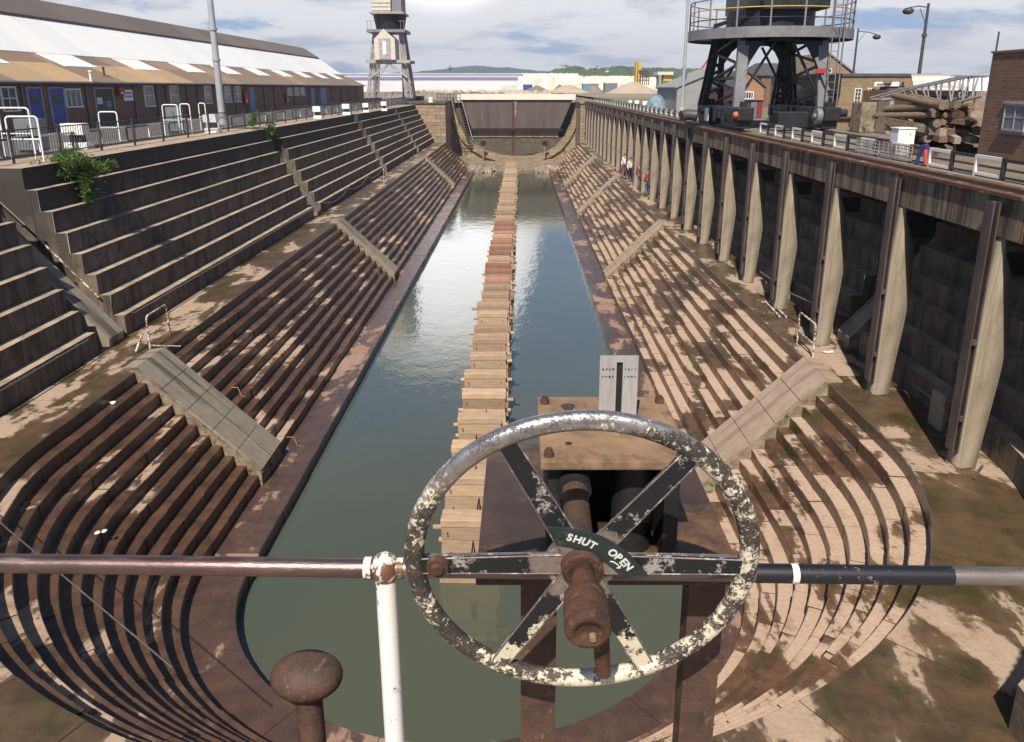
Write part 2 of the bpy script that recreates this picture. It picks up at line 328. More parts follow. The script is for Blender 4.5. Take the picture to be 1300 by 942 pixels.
# ------------------------------------------------------------------ mesh builder
class MB:
    def __init__(s): s.v = []; s.f = []; s.uv = None; s.rnd = None; s.smooth = set(); s.mi = []
    def add(s, vs, fs, smooth=False, mi=0):
        b = len(s.v); s.v += [Vector(p) for p in vs]
        for f in fs:
            if smooth: s.smooth.add(len(s.f))
            s.f.append([b+i for i in f]); s.mi.append(mi)
        return s
    def box(s, x0, x1, y0, y1, z0, z1, mi=0):
        return s.add([(x0, y0, z0), (x1, y0, z0), (x1, y1, z0), (x0, y1, z0), (x0, y0, z1), (x1, y0, z1), (x1, y1, z1), (x0, y1, z1)],
                     [(3, 2, 1, 0), (4, 5, 6, 7), (0, 1, 5, 4), (1, 2, 6, 5), (2, 3, 7, 6), (3, 0, 4, 7)], mi=mi)
    def bbox(s, x0, x1, y0, y1, z0, z1, b=.01, mi=0):   # box with bevelled edges
        xs = (x0, x1); ys = (y0, y1); zs = (z0, z1); bm = bmesh.new()
        vv = [bm.verts.new(p) for p in [(x0, y0, z0), (x1, y0, z0), (x1, y1, z0), (x0, y1, z0), (x0, y0, z1), (x1, y0, z1), (x1, y1, z1), (x0, y1, z1)]]
        for f in [(3, 2, 1, 0), (4, 5, 6, 7), (0, 1, 5, 4), (1, 2, 6, 5), (2, 3, 7, 6), (3, 0, 4, 7)]: bm.faces.new([vv[i] for i in f])
        bmesh.ops.bevel(bm, geom=bm.edges[:], offset=b, segments=2, affect='EDGES', profile=.6)
        bm.verts.index_update()
        s.add([v.co.copy() for v in bm.verts], [[v.index for v in f.verts] for f in bm.faces], mi=mi); bm.free(); return s
    def obox(s, c, ax, ay, az, hx, hy, hz, mi=0):      # oriented box, unit axes and half sizes
        c = Vector(c); ax = Vector(ax).normalized()*hx; ay = Vector(ay).normalized()*hy; az = Vector(az).normalized()*hz
        P = [c-ax-ay-az, c+ax-ay-az, c+ax+ay-az, c-ax+ay-az, c-ax-ay+az, c+ax-ay+az, c+ax+ay+az, c-ax+ay+az]
        return s.add(P, [(3, 2, 1, 0), (4, 5, 6, 7), (0, 1, 5, 4), (1, 2, 6, 5), (2, 3, 7, 6), (3, 0, 4, 7)], mi=mi)
    def beam(s, a, b, w, h, up=(0, 0, 1), mi=0):       # rectangular bar between two points
        a = Vector(a); b = Vector(b); d = b-a; L = d.length; d.normalize(); up = Vector(up)
        sd = d.cross(up)
        if sd.length < 1e-4: sd = d.cross(Vector((1, 0, 0)))
        sd.normalize(); u2 = sd.cross(d)
        return s.obox((a+b)/2, d, sd, u2, L/2, w/2, h/2, mi)
    def cyl(s, a, b, r0, r1=None, n=12, caps=True, mi=0):
        a = Vector(a); b = Vector(b); r1 = r0 if r1 is None else r1
        d = (b-a).normalized(); t = Vector((1, 0, 0)) if abs(d.x) < .8 else Vector((0, 1, 0))
        u = d.cross(t).normalized(); w = d.cross(u)
        vs = [a+(u*math.cos(2*math.pi*i/n)+w*math.sin(2*math.pi*i/n))*r0 for i in range(n)]+[b+(u*math.cos(2*math.pi*i/n)+w*math.sin(2*math.pi*i/n))*r1 for i in range(n)]
        s.add(vs, [(i, (i+1) % n, n+(i+1) % n, n+i)[::-1] for i in range(n)], True, mi)
        if caps:
            s.add(vs[:n], [tuple(range(n))], mi=mi); s.add(vs[n:], [tuple(range(n))[::-1]], mi=mi)
        return s
    def tube(s, pts, r, n=8, mi=0):
        pts = [Vector(p) for p in pts]; rings = []
        u = None
        for i, p in enumerate(pts):
            d = (pts[min(i+1, len(pts)-1)]-pts[max(i-1, 0)]).normalized()
            if u is None:
                t = Vector((0, 0, 1)) if abs(d.z) < .8 else Vector((1, 0, 0)); u = d.cross(t).normalized()
            else: u = (u-d*u.dot(d)).normalized()
            w = d.cross(u); rings.append([p+(u*math.cos(2*math.pi*k/n)+w*math.sin(2*math.pi*k/n))*r for k in range(n)])
        vs = [v for r_ in rings for v in r_]; fs = []
        for i in range(len(pts)-1):
            for k in range(n): fs.append((i*n+k, i*n+(k+1) % n, (i+1)*n+(k+1) % n, (i+1)*n+k))
        s.add(vs, fs, True, mi); s.add(rings[0], [tuple(range(n))[::-1]], mi=mi); s.add(rings[-1], [tuple(range(n))], mi=mi); return s
    def sphere(s, c, r, n=14, m=8, sc=(1, 1, 1), z0=-1, mi=0):
        c = Vector(c); vs = []; fs = []
        for j in range(m+1):
            ph = -math.pi/2+math.pi*j/m
            if math.sin(ph) < z0: ph = math.asin(z0)
            for i in range(n):
                th = 2*math.pi*i/n; vs.append(c+Vector((math.cos(th)*math.cos(ph)*r*sc[0], math.sin(th)*math.cos(ph)*r*sc[1], math.sin(ph)*r*sc[2])))
        for j in range(m):
            for i in range(n): fs.append((j*n+i, j*n+(i+1) % n, (j+1)*n+(i+1) % n, (j+1)*n+i))
        return s.add(vs, fs, True, mi)
    def prism(s, poly, e0, e1, fn, mi=0):              # poly of (a,b); fn(a,b,e) -> point
        n = len(poly); vs = [fn(a, b, e0) for a, b in poly]+[fn(a, b, e1) for a, b in poly]
        fs = [(i, (i+1) % n, n+(i+1) % n, n+i) for i in range(n)]+[tuple(range(n))[::-1], tuple(range(n, 2*n))]
        return s.add(vs, fs, mi=mi)
    def build(s, name, mats, parent=None, local=False, recalc=True):
        mats = mats if isinstance(mats, (list, tuple)) else [mats]
        off = Vector((0, 0, 0))
        if parent is not None and not local:
            q = parent
            while q is not None: off += q.location; q = q.parent
        me = bpy.data.meshes.new(name); me.from_pydata([v-off for v in s.v], [], s.f)
        for m in mats: me.materials.append(M[m])
        for i, p in enumerate(me.polygons):
            if i in s.smooth: p.use_smooth = True
            p.material_index = s.mi[i]
        if recalc:
            bm = bmesh.new(); bm.from_mesh(me); bmesh.ops.recalc_face_normals(bm, faces=bm.faces); bm.to_mesh(me); bm.free()
        uv = me.uv_layers.new(name='UVMap'); k = 0
        if s.uv:
            for p in me.polygons:
                for li in p.loop_indices: uv.data[li].uv = s.uv[me.loops[li].vertex_index]
        else:
            for p in me.polygons:
                n = p.normal; a = (abs(n.x), abs(n.y), abs(n.z))
                for li in p.loop_indices:
                    c = s.v[me.loops[li].vertex_index]
                    if a[2] >= max(a[0], a[1])*1.2: q = (c.y, c.x)
                    elif a[0] > a[1]: q = (c.y, c.z)
                    else: q = (c.x, c.z)
                    uv.data[li].uv = q
        if s.rnd:
            u2 = me.uv_layers.new(name='rnd')
            for p in me.polygons:
                for li in p.loop_indices: u2.data[li].uv = s.rnd[me.loops[li].vertex_index]
        o = bpy.data.objects.new(name, me); COL.objects.link(o)
        if parent is not None: o.parent = parent
        return o
def tag(o, label=None, cat=None, group=None, kind=None):
    if label: o['label'] = label
    if cat: o['category'] = cat
    if group: o['group'] = group
    if kind: o['kind'] = kind
    return o
def thing(name, loc, label, cat, group=None, rot=(0, 0, 0)):
    o = bpy.data.objects.new(name, None); COL.objects.link(o); o.location = loc; o.rotation_euler = rot; o.empty_display_size = .2
    return tag(o, label, cat, group)
def kids(o): return [c for c in bpy.data.objects if c.parent == o]
def dup(o, loc=None, label=None, parent=None, smap=None):
    c = o.copy(); COL.objects.link(c); c.parent = parent
    if loc is not None: c.location = loc
    if label: c['label'] = label
    for ch in kids(o): dup(ch, parent=c)
    return c
def struct(name, mb, mat, label=None):
    o = mb.build(name, mat); o['kind'] = 'structure'
    if label: o['label'] = label
    return o
ORD = ['', 'first', 'second', 'third', 'fourth', 'fifth', 'sixth', 'seventh', 'eighth', 'ninth', 'tenth', 'eleventh', 'twelfth', 'thirteenth', 'fourteenth', 'fifteenth', 'sixteenth', 'seventeenth', 'eighteenth', 'nineteenth', 'twentieth']
TENS = {2: 'twenty', 3: 'thirty', 4: 'forty', 5: 'fifty', 6: 'sixty'}; TENO = {3: 'thirtieth', 4: 'fortieth', 5: 'fiftieth', 6: 'sixtieth'}
def ordn(n):
    if n <= 20: return ORD[n]
    t, u = divmod(n, 10)
    return TENO[t] if u == 0 else TENS[t]+'-'+ORD[u]
# ------------------------------------------------------------------ the dock basin
XC, YC = -1.08, 14.45; BAY = 6.25
def hp(Rr, smp):
    k, v = smp
    if k == 'R': return (XC+Rr, v)
    if k == 'L': return (XC-Rr, v)
    return (XC+Rr*math.cos(v), YC-Rr*math.sin(v))
YE = 103.0
ZL, ZA, ZW, ZF = -4.5, -7.5, -7.8, -9.2
def runlen(side, k):
    """block boundaries along one side or the apse, as lists of samples for a step at mean radius Rr"""
def step_blocks(mb, prof, segs, blen, jit, sub):
    """prof: list of (R,z) polyline from outside in (tread, nosing, riser); segs: [('R',y0,y1)|('A',a0,a1,Rr)|('L',..)]"""
    for seg in segs:
        kind, v0, v1 = seg
        Rr = prof[1][0]; L = abs(v1-v0)*(Rr if kind == 'A' else 1)
        p = v0; sgn = 1 if v1 > v0 else -1; u = random.uniform(0, 50); first = True
        while (v1-p)*sgn > 1e-4:
            bl = blen*random.uniform(.75, 1.25)*(.5 if first else 1); first = False
            q = p+sgn*(bl/(Rr if kind == 'A' else 1))
            if (v1-q)*sgn < .3*abs(bl/(Rr if kind == 'A' else 1)): q = v1
            n = max(1, int(round(abs(q-p)*Rr/.3))) if kind == 'A' else 1
            gap = .006/(Rr if kind == 'A' else 1)*sgn
            jr = random.uniform(-jit, jit); jz = random.uniform(-jit, jit)*.6; r1, r2 = random.random(), random.random()
            tilt = random.uniform(-jit, jit)*.5
            b = len(mb.v); m = len(prof)
            for i in range(n+1):
                s_ = p+gap+(q-p-2*gap)*i/n; tl = tilt*(i/n-.5)
                vv = 0
                for j, (r_, z_) in enumerate(prof):
                    jj = 0 if j == 0 else 1
                    x, y = hp(r_+jr*jj, (kind, s_))
                    mb.v.append(Vector((x, y, z_+jz+tl*jj)))
                    if j: vv += math.hypot(prof[j][0]-prof[j-1][0], prof[j][1]-prof[j-1][1])
                    mb.uv.append((u+abs(s_-p)*(Rr if kind == 'A' else 1), vv)); mb.rnd.append((r1, r2))
            for i in range(n):
                for j in range(m-1):
                    mb.f.append([b+i*m+j, b+i*m+j+1, b+(i+1)*m+j+1, b+(i+1)*m+j]); mb.mi.append(0)
            mb.f.append([b+j for j in range(m)]); mb.mi.append(0)
            mb.f.append([b+n*m+j for j in range(m)][::-1]); mb.mi.append(0)
            u += bl; p = q
def newmb():
    mb = MB(); mb.uv = []; mb.rnd = []; return mb
PI = math.pi
NST = 11; RIS = (ZL-ZA)/NST; TR = .27
def lower(side):
    mb = newmb()
    segs = {'R': [('A', PI/2, 0), ('R', YC, YE)], 'L': [('A', PI/2, PI), ('L', YC, YE)]}[side]
    for k in range(1, NST):
        r0 = 8.15-TR*(k-1); r1 = r0-TR; z = ZL-RIS*k
        step_blocks(mb, [(r0+.05, z), (r1+.012, z), (r1, z-.012), (r1, z-RIS-.03)], segs, 1.15, .016, 1)
    return mb
lo_l = lower('L').build('lower_step_flight', 'step_stone_left', recalc=False)
lo_r = lower('R').build('lower_step_flight', 'step_stone_right', recalc=False)
tag(lo_l, 'brown narrow stone steps of the left dock side, curving round the near end', 'dock steps')
tag(lo_r, 'pale blotchy narrow stone steps of the right dock side, curving round the near end', 'dock steps')
for side in 'LR':
    segs = [('A', PI/2, 0), ('R', YC, YE)] if side == 'R' else [('A', PI/2, PI), ('L', YC, YE)]
    mb = newmb()
    step_blocks(mb, [(11.8, ZL-.004), (8.15+.015, ZL), (8.15, ZL-.015), (8.15, ZL-RIS-.03)], segs, 1.5, .006, 1)
    o = mb.build('ledge_walk', 'ledge_stone', recalc=False)
    tag(o, 'wet stone ledge walk between %s' % ('left big steps and narrow steps' if side == 'L' else 'right columns and narrow steps'), 'ledge')
    mb = newmb()
    step_blocks(mb, [(5.47, ZA), (4.52, ZA), (4.5, ZA-.02), (4.5, ZF)], segs, 1.9, .01, 1)
    o = mb.build('bottom_kerb', 'kerb_stone', recalc=False)
    tag(o, 'broad purple-brown bottom kerb along the water, %s side' % ('left' if side == 'L' else 'right'), 'kerb')
mb = MB().box(XC-15, XC+15, -4, 116, ZF-.3, ZF); struct('dock_floor', mb, 'sill_concrete')
# ledge floor under apse bay is covered by ledge_walk radius 11.8; dark earth body behind steps
# water
k = NT('water')
n = k.noise(1.7, 3, .55, stretch=(1, .6, 1)); n2 = k.noise(7, 3, .5, stretch=(1, .6, 1))
k.color(k.mix(k.ramp(k.noise(.12, 3, .5), .35, .65), (.078, .088, .062), (.062, .076, .058)))
k.rough(.045); k.b.inputs['IOR'].default_value = 1.62
k.bump(k.math('ADD', n, k.math('MULTIPLY', n2, .3)), .16, .06); M['water'] = k.m
mb = MB().add([(XC-5, 9, ZW), (XC+5, 9, ZW), (XC+5, 101.5, ZW), (XC-5, 101.5, ZW)], [(0, 1, 2, 3)]); struct('water', mb, 'water')
# big upper steps, sections with slots between
URIS = 4.5/8; UT = .30; RW = 9.72; ROUT = 13.6
secs = [(12.0, 19.7), (21.3, 42.3), (43.9, 65.0), (66.6, 86.4), (87.9, YE+1)]
def upsec(side, y0, y1, apse):
    mb = MB(); mb.uv = []; mb.rnd = []
    if apse: segs = [('A', PI/2-math.asin(6.2/ROUT)*0-.0, 0)]
    prof = []
    for kk in range(8):
        r = RW+UT*(7-kk); z = -URIS*kk
        prof.append((r, z)); prof.append((r, z-URIS))
    prof = [(ROUT, 0)]+prof
    if apse: prof = [(ROUT, -4.6)]+prof+[(RW, -4.6), (ROUT, -4.6)]
    smp = []
    if apse:
        a_end = PI/2
        N = 40
        for i in range(N+1):
            smp.append(('A', (PI*.5)*(1-i/N) if side == 'R' else PI*.5+(PI*.5)*i/N))
        smp.append((side, y1)) 
    else:
        n = max(1, int((y1-y0)/1.6))
        for i in range(n+1): smp.append((side, y0+(y1-y0)*i/n))
    m = len(prof); u = 0; prev = None
    rj = [random.uniform(-.012, .012) for _ in range(m)]
    for i, sp_ in enumerate(smp):
        pt = hp(11, sp_)
        if prev: u += math.dist(pt, prev)
        prev = pt; vv = 0
        for j, (r_, z_) in enumerate(prof):
            jr = random.uniform(-.012, .012) if j and not apse else 0
            if apse and sp_[0] == 'A':
                x, y = hp(r_, sp_)
                if abs(x-XC) < 6.2:      # the bay cut under the head: clamp to side wall plane
                    pass
            x, y = hp(r_+jr, sp_)
            mb.v.append(Vector((x, y, z_)))
            if j: vv += math.hypot(prof[j][0]-prof[j-1][0], prof[j][1]-prof[j-1][1])
            mb.uv.append((u+.8*(j//2 % 2), vv)); mb.rnd.append((.5, .5))
    for i in range(len(smp)-1):
        for j in range(m-1): mb.f.append([i*m+j, i*m+j+1, (i+1)*m+j+1, (i+1)*m+j]); mb.mi.append(0)
    # end caps with foot
    def cap(i, flip):
        b = len(mb.v); sp_ = smp[i]
        P = [hp(r_, sp_)+(z_,) for r_, z_ in prof]+([] if apse else [hp(ROUT, sp_)+(-4.5,)])
        for p in P: mb.v.append(Vector(p)); mb.uv.append((p[0], p[2])); mb.rnd.append((.5, .5))
        mb.f.append(list(range(b, len(mb.v)))[::flip]); mb.mi.append(0)
    cap(0, 1); cap(len(smp)-1, -1)
    return mb
def bisect_bay(o):
    bm = bmesh.new(); bm.from_mesh(o.data); bmesh.ops.remove_doubles(bm, verts=bm.verts[:], dist=.0005)
    for sx in (-1,):
        pass
    lo_ = XC-BAY; hi_ = XC+BAY
    cx = hi_ if sum(v.co.x for v in bm.verts)/len(bm.verts) > XC else lo_
    no = (1, 0, 0) if cx == hi_ else (-1, 0, 0)
    res = bmesh.ops.bisect_plane(bm, geom=bm.verts[:]+bm.edges[:]+bm.faces[:], plane_co=(cx, 0, 0), plane_no=no, clear_inner=True)
    bmesh.ops.holes_fill(bm, edges=[e for e in bm.edges if e.is_boundary and all(abs(v.co.x-cx) < 1e-4 for v in e.verts)], sides=0)
    bm.to_mesh(o.data); bm.free()
nm = {0: 'nearest', 1: 'second', 2: 'third', 3: 'fourth', 4: 'farthest'}
for side in 'LR':
    for i, (y0, y1) in enumerate(secs):
        mb = upsec(side, y0, y1, i == 0)
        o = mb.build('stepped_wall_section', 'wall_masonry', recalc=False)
        if i == 0: bisect_bay(o)
        tag(o, '%s section of the big stepped masonry wall on the %s side%s' % (nm[i], 'left' if side == 'L' else 'right', ', under the fence' if side == 'L' else ', in shade behind the columns'), 'wall', 'big stepped wall sections')
# slots: sloping slabs between the sections
for side in 'LR':
    sg = -1 if side == 'L' else 1
    for i, (y0, y1) in enumerate([(19.7, 21.3), (42.3, 43.9), (65.0, 66.6), (86.4, 87.9)]):
        mb = MB()
        poly = [(9.65, -4.5), (10.0, -4.5), (13.62, -.1), (13.62, .0), (13.35, .0), (9.62, -4.25)]
        mb.prism(poly, y0+.45, y1-.35, lambda a, b, e: (XC+sg*a, e, b))
        o = mb.build('chute_slab', 'slide_stone')
        tag(o, 'steep concrete chute slab in the %s slot of the %s stepped wall' % (['nearest', 'second', 'third', 'farthest'][i], 'left' if side == 'L' else 'right'), 'chute', 'chute slabs between wall sections')
        mb = MB()
        mb.add([(XC+sg*9.9, y0, -4.49), (XC+sg*13.6, y0, -.3), (XC+sg*13.6, y1, -.3), (XC+sg*9.9, y1, -4.49)], [(0, 1, 2, 3)])
        mb.add([(XC+sg*13.6, y0, -.3), (XC+sg*13.6, y1, -.3), (XC+sg*13.6, y1, .0), (XC+sg*13.6, y0, .0)], [(0, 1, 2, 3)])
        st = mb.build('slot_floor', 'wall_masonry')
        tag(st, 'dark sloping floor under the %s %s chute slab' % (['nearest', 'second', 'third', 'farthest'][i], 'left' if side == 'L' else 'right'), 'floor', 'slot floors')
# timber slides down the lower steps
def slide(side, yc, w, mat, label):
    sg = -1 if side == 'L' else 1
    t = thing('material_slide', (XC+sg*8, yc, ZL), label, 'slide', 'stone slides over the narrow steps')
    mb = MB(); d = .13
    poly = [(8.55, ZL+.012), (8.2, ZL+.02), (8.05, ZL+.012), (5.35, ZA+.30), (5.35, ZA+.02), (5.45, ZA), (8.15, ZL-.30), (8.55, ZL-.2)]
    poly2 = [(8.45, ZL+.03), (8.1, ZL+.10), (5.34, ZA+.42), (5.28, ZA+.30), (5.28, ZA+.16), (8.1, ZL-.12), (8.45, ZL-.1)]
    n = 7
    ya, yb = yc-w/2, yc+w/2
    slab = MB()
    # five slabs down the slope, hairline joints
    P0 = Vector((8.12, ZL+.09)); P1 = Vector((5.34, ZA+.42)); N = 5
    nrm = Vector((P1.y-P0.y, P0.x-P1.x)).normalized()
    if nrm.y < 0: nrm = -nrm
    for i in range(N):
        a = P0.lerp(P1, i/N+.002); b = P0.lerp(P1, (i+1)/N-.002)
        for (u0, u1, dz) in ((ya+.012, yc-.12, 0), (yc-.12, yb-.012, .012)):
            q = [a+nrm*dz, b+nrm*dz, b-nrm*.12, a-nrm*.12]
            slab.prism([(p.x, p.y) for p in q], u0, u1, lambda x, z, e: (XC+sg*x, e, z))
    slab.prism([(8.5, ZL+.035), (8.125, ZL+.088), (8.125, ZL-.1), (8.5, ZL-.1)], ya+.01, yb-.01, lambda x, z, e: (XC+sg*x, e, z))
    slab.build('slab', mat, t)
    # rough cheek stones under the slab
    ch = MB()
    ch.prism([(8.5, ZL-.03), (8.1, ZL+.02), (5.36, ZA+.31), (5.36, ZA-.02), (5.6, ZA-.02), (8.2, ZL-.45), (8.5, ZL-.45)], ya-.07, yb+.03, lambda x, z, e: (XC+sg*x, e, z))
    ch.build('cheek', 'rubble', t)
    return t
slide('L', 19.15, 1.6, 'slide_stone', 'grey stone slide nearest on the left, dark streaks along it')
slide('R', 18.35, 1.6, 'slide_stone_pink', 'pinkish stone slide nearest on the right, behind the handwheel')
slide('L', 41.2, 1.3, 'slide_stone', 'second grey stone slide on the left steps')
slide('R', 40.6, 1.3, 'slide_stone_pink', 'second pinkish stone slide on the right steps')
slide('L', 80.5, 1.2, 'slide_stone', 'farthest stone slide on the left steps')
slide('R', 62.0, 1.0, 'slide_stone_pink', 'third, thinner stone slide on the right steps')
slide('R', 80.5, 1.2, 'slide_stone_pink', 'farthest stone slide on the right steps')
# ------------------------------------------------------------------ grounds
def sheet(name, quads, mat):
    mb = MB()
    for x0, x1, y0, y1, z in quads: mb.add([(x0, y0, z), (x1, y0, z), (x1, y1, z), (x0, y1, z)], [(0, 1, 2, 3)])
    return struct(name, mb, mat)
HX0, HX1 = XC-ROUT, XC+ROUT
sheet('ground', [(-2400, HX0, -60, 118, 0), (HX1, 2400, -60, 118, 0), (HX0, XC-BAY, -60, 1.4, 0), (XC+BAY, HX1, -60, 1.4, 0), (XC-BAY, XC+BAY, -60, 2.0, 0), (-2400, 2400, 118, 2600, -.02)], 'far_ground')
mb = MB()
for sg in (-1, 1):      # paving between apse coping and the rectangular hole
    a0 = math.acos(BAY/ROUT); N = 24
    for i in range(N):
        A, B = a0*i/N, a0*(i+1)/N
        p = [(XC+sg*ROUT*math.cos(t), YC-ROUT*math.sin(t)) for t in (A, B)]
        mb.add([(p[0][0], p[0][1], 0), (p[1][0], p[1][1], 0), (p[1][0], 1.4, 0), (p[0][0], 1.4, 0)], [(0, 1, 2, 3)])
mb.box(XC-BAY, XC+BAY, 1.0, 1.99, -4.6, -.004)     # head wall under the operator's deck
struct('head_paving', mb, 'quay_surface')
mb = MB()      # left quay paving laid on the ground
mb.add([(-60, -10, .004), (HX0, -10, .004), (HX0, 118, .004), (-60, 118, .004)], [(0, 1, 2, 3)])
struct('quay_left', mb, 'quay_surface')
# bay side walls
for sg in (-1, 1):
    mb = MB(); x = XC+sg*BAY
    mb.box(min(x, x+sg*.3), max(x, x+sg*.3), 1.4, 3.0, -4.5, -.005)
    o = mb.build('bay_side_wall', 'wall_masonry'); tag(o, 'short side wall of the bay under the operator deck, %s side' % ('left' if sg < 0 else 'right'), 'wall')
# right quay slab on the columns
mb = MB().box(8.4, 160, 9.0, 104, -.05, .36).box(11.2, 160, 9, 104, -.05, .355)
struct('quay_right', mb, 'quay_surface_right')
sheet('far_quay_right', [(12.6, 300, 104, 330, .36)], 'far_ground')
beam = MB()
y = 9.0
while y < 103.5:
    L = 3.6; j = random.uniform(-.006, .006)
    beam.bbox(7.86+j, 8.395, y+.008, min(y+L, 103.8)-.008, -.36, .30, .015); y += L
t = thing('quay_edge_beam', (7.9, 50, -.36), 'rust-stained concrete beam along the right quay edge, on the columns', 'beam')
beam.build('beam', 'beam_concrete', t)
MB().box(7.80, 8.6, 9, 103.8, .302, .362).build('edge_plate', 'kerb_rust', t)
MB().box(8.02, 8.10, 9, 103.8, .363, .43).build('crane_rail', 'track_steel', t)
# columns
col0 = None
for i in range(25):
    Y = 13.12+3.6*i
    lab = 'tall concrete column, %s from the near end of the right-hand row' % ordn(i+1)
    if col0 is None:
        col0 = thing('quay_column', (7.78, Y, ZL), lab, 'column', 'concrete columns under the right quay')
        zz = [0, .03, .5, 1.0, 1.5, 2.0, 2.4, 2.75, 3.05, 3.3, 3.5, 3.68, 3.85, 4.14]
        rr = [.325, .34, .37, .41, .45, .485, .50, .495, .47, .43, .37, .30, .22, .19]; ll = [0, 0, 0, 0, 0, .005, .01, .02, .035, .05, .065, .08, .09, .09]
        mb = MB(); vs = []; 
        for z_, r_, l_ in zip(zz, rr, ll):
            for (x_, y_) in ((l_, 0), (r_, 0), (r_, .42), (l_, .42)): vs.append((x_, y_, z_))
        fs = []
        for k_ in range(len(zz)-1):
            for q in range(4): fs.append((k_*4+q, k_*4+(q+1) % 4, k_*4+4+(q+1) % 4, k_*4+4+q))
        fs.append((0, 1, 2, 3)); mb.add(vs, fs)
        for q_ in range(len(mb.f)-1): mb.smooth.add(q_)
        ob_ = mb.build('shaft', 'column_concrete', col0, local=True)
        bm_ = bmesh.new(); bm_.from_mesh(ob_.data); es = [e for e in bm_.edges if abs((e.verts[0].co-e.verts[1].co).normalized().z) > .7]
        bmesh.ops.bevel(bm_, geom=es, offset=.035, segments=3, affect='EDGES'); bm_.to_mesh(ob_.data); bm_.free()
        mb = MB(); mb.box(.24, .75, .1, .32, 3.5, 3.85); mb.build('bracket', 'dark_steel', col0, local=True)
        mb = MB()
        mb.box(-.03, -.002, .05, .31, .3, 4.72).box(-.12, -.10, .05, .31, .3, 4.72).box(-.10, -.03, .17, .19, .3, 4.72)
        for z_ in (.9, 2.3): mb.box(-.10, -.028, .02, .07, z_, z_+.1)
        mb.build('fender', 'fender_steel', col0, local=True)
    else:
        dup(col0, (7.78, Y, ZL), lab)
# rear mass closing off under quay behind the stepped wall is the wall itself; footing blocks beside columns
for j, (Y, w) in enumerate([(14.7, .55), (17.9, .5), (21.4, .45), (25.1, .4)]):
    o = MB().bbox(8.25, 8.62, Y, Y+w, ZL, ZL+.75, .03).build('footing_block', 'sill_concrete')
    tag(o, 'low concrete block on the right ledge beside the %s column' % ordn(j+1), 'block', 'blocks between the right columns')
# ------------------------------------------------------------------ railings
def lowrail(name, X, y0, y1, zb, h, wl, bl, skip, label, first):
    t = thing(name, (X, y0, zb), label, 'railing')
    y = y0; i = first
    while y < y1:
        L = wl if i % 2 == 0 else bl
        if not (skip and skip[0]-L < y < skip[1]):
            mb = MB(); w = .055
            if i % 2 == 0:
                pp = y+L-.06 if X > 0 else y; qa, qb = (y, y+L-.06) if X > 0 else (y+.06, y+L)
                mb.box(X-w/2, X+w/2, pp, pp+.06, zb, zb+h).box(X-w/2, X+w/2, qa, qb, zb+h-.06, zb+h).box(X-w/2, X+w/2, qa, qb, zb+.03, zb+.08)
                mb.build('white_bay', 'white_paint', t)
            else:
                pp = y+L-.07 if X > 0 else y; qa, qb = (y, y+L-.07) if X > 0 else (y+.07, y+L)
                mb.box(X-w/2-.005, X+w/2+.005, pp, pp+.07, zb, zb+h+.01).box(X-w/2, X+w/2, qa, qb, zb+h-.065, zb+h-.005).box(X-w/2, X+w/2, qa, qb, zb+.035, zb+.075)
                mb.build('black_bay', 'black_paint', t)
        y += L; i += 1
    return t
lowrail('quay_railing', 8.85, 11.45, 102, .362, .40, .93, .92, (31.5, 39.5), 'low railing of black and white bays along the right quay edge', 0)
lowrail('quay_railing', -14.95, 18.0, 104, .006, .58, 1.95, 1.95, None, 'low railing of black and white bays along the left quay', 0)
# mesh panels tied on the right rail
for j, (a, b) in enumerate([(1098, 1128), (1131, 1150), (1147, 1172)]):
    mb = MB(); ya = xw(a, 8.85); yb = xw(b, 8.85)
    for y_ in [ya+(yb-ya)*i/14 for i in range(15)]: mb.cyl((8.80, y_, .40), (8.80+random.uniform(-.01, .01), y_, .74), .012, n=4)
    for z_ in (.42, .5, .58, .66, .73): mb.cyl((8.80, ya, z_), (8.80, yb, z_), .010, n=4)
    o = mb.build('mesh_panel', 'crane_pale'); tag(o, 'pale wire mesh panel on the right railing, %s' % ['left of the white cabinet', 'just below the white cabinet', 'right of the white cabinet'][j], 'mesh panel', 'mesh panels on the right railing')
# left paling fence
t = thing('paling_fence', (-13.95, 18, 0), 'black steel paling fence on the left coping above the big steps', 'fence')
y = 15.4
while y < 103:
    mb = MB(); L = 2.45
    for z_ in (.13, .86): mb.box(-13.965, -13.935, y, y+L, z_, z_+.035)
    n = 17
    for i in range(1, n): mb.box(-13.957, -13.943, y+L*i/n-.007, y+L*i/n+.007, .16, .86)
    mb.build('paling_panel', 'fence_paint', t)
    MB().box(-13.98, -13.92, y-.03, y+.03, .004, .93).build('post', 'fence_paint', t)
    y += L
# white guard hoops, cabinets, service units on left quay
def hoop(x0, x1, ytop, ybase, Y, label, mid=True, name='guard_hoop', r=.026):
    A = aY(x0, ybase, Y); B = aY(x1, ybase, Y); T = aY((x0+x1)/2, ytop, Y)
    h = max(.5, T.z); xa, xb = A.x, B.x
    t = thing(name, (xa, Y, 0), label, 'guard hoop', 'white tubular guard hoops on the left quay')
    rr = .1; pts = [(xa, Y, .005)]+[(xa+rr-rr*math.cos(a), Y, h-rr+rr*math.sin(a)) for a in [i*PI/8 for i in range(5)]]+[(xb-rr+rr*math.sin(a), Y, h-rr+rr*math.cos(a)) for a in [i*PI/8 for i in range(5)]]+[(xb, Y, .005)]
    MB().tube(pts, r).build('hoop', 'white_paint', t)
    if mid: MB().cyl((xa, Y, h*.5), (xb, Y, h*.5), r*.8).build('crossbar', 'white_paint', t)
hoop(8, 46, 137, 200, 24.2, 'tall white tubular hoop at the far left, rear one of the nested pair')
hoop(16, 56, 148, 204, 23.3, 'white tubular hoop at the far left, front one of the nested pair')
hoop(129, 152, 142, 173, 31.5, 'white tubular hoop in front of the dark double door')
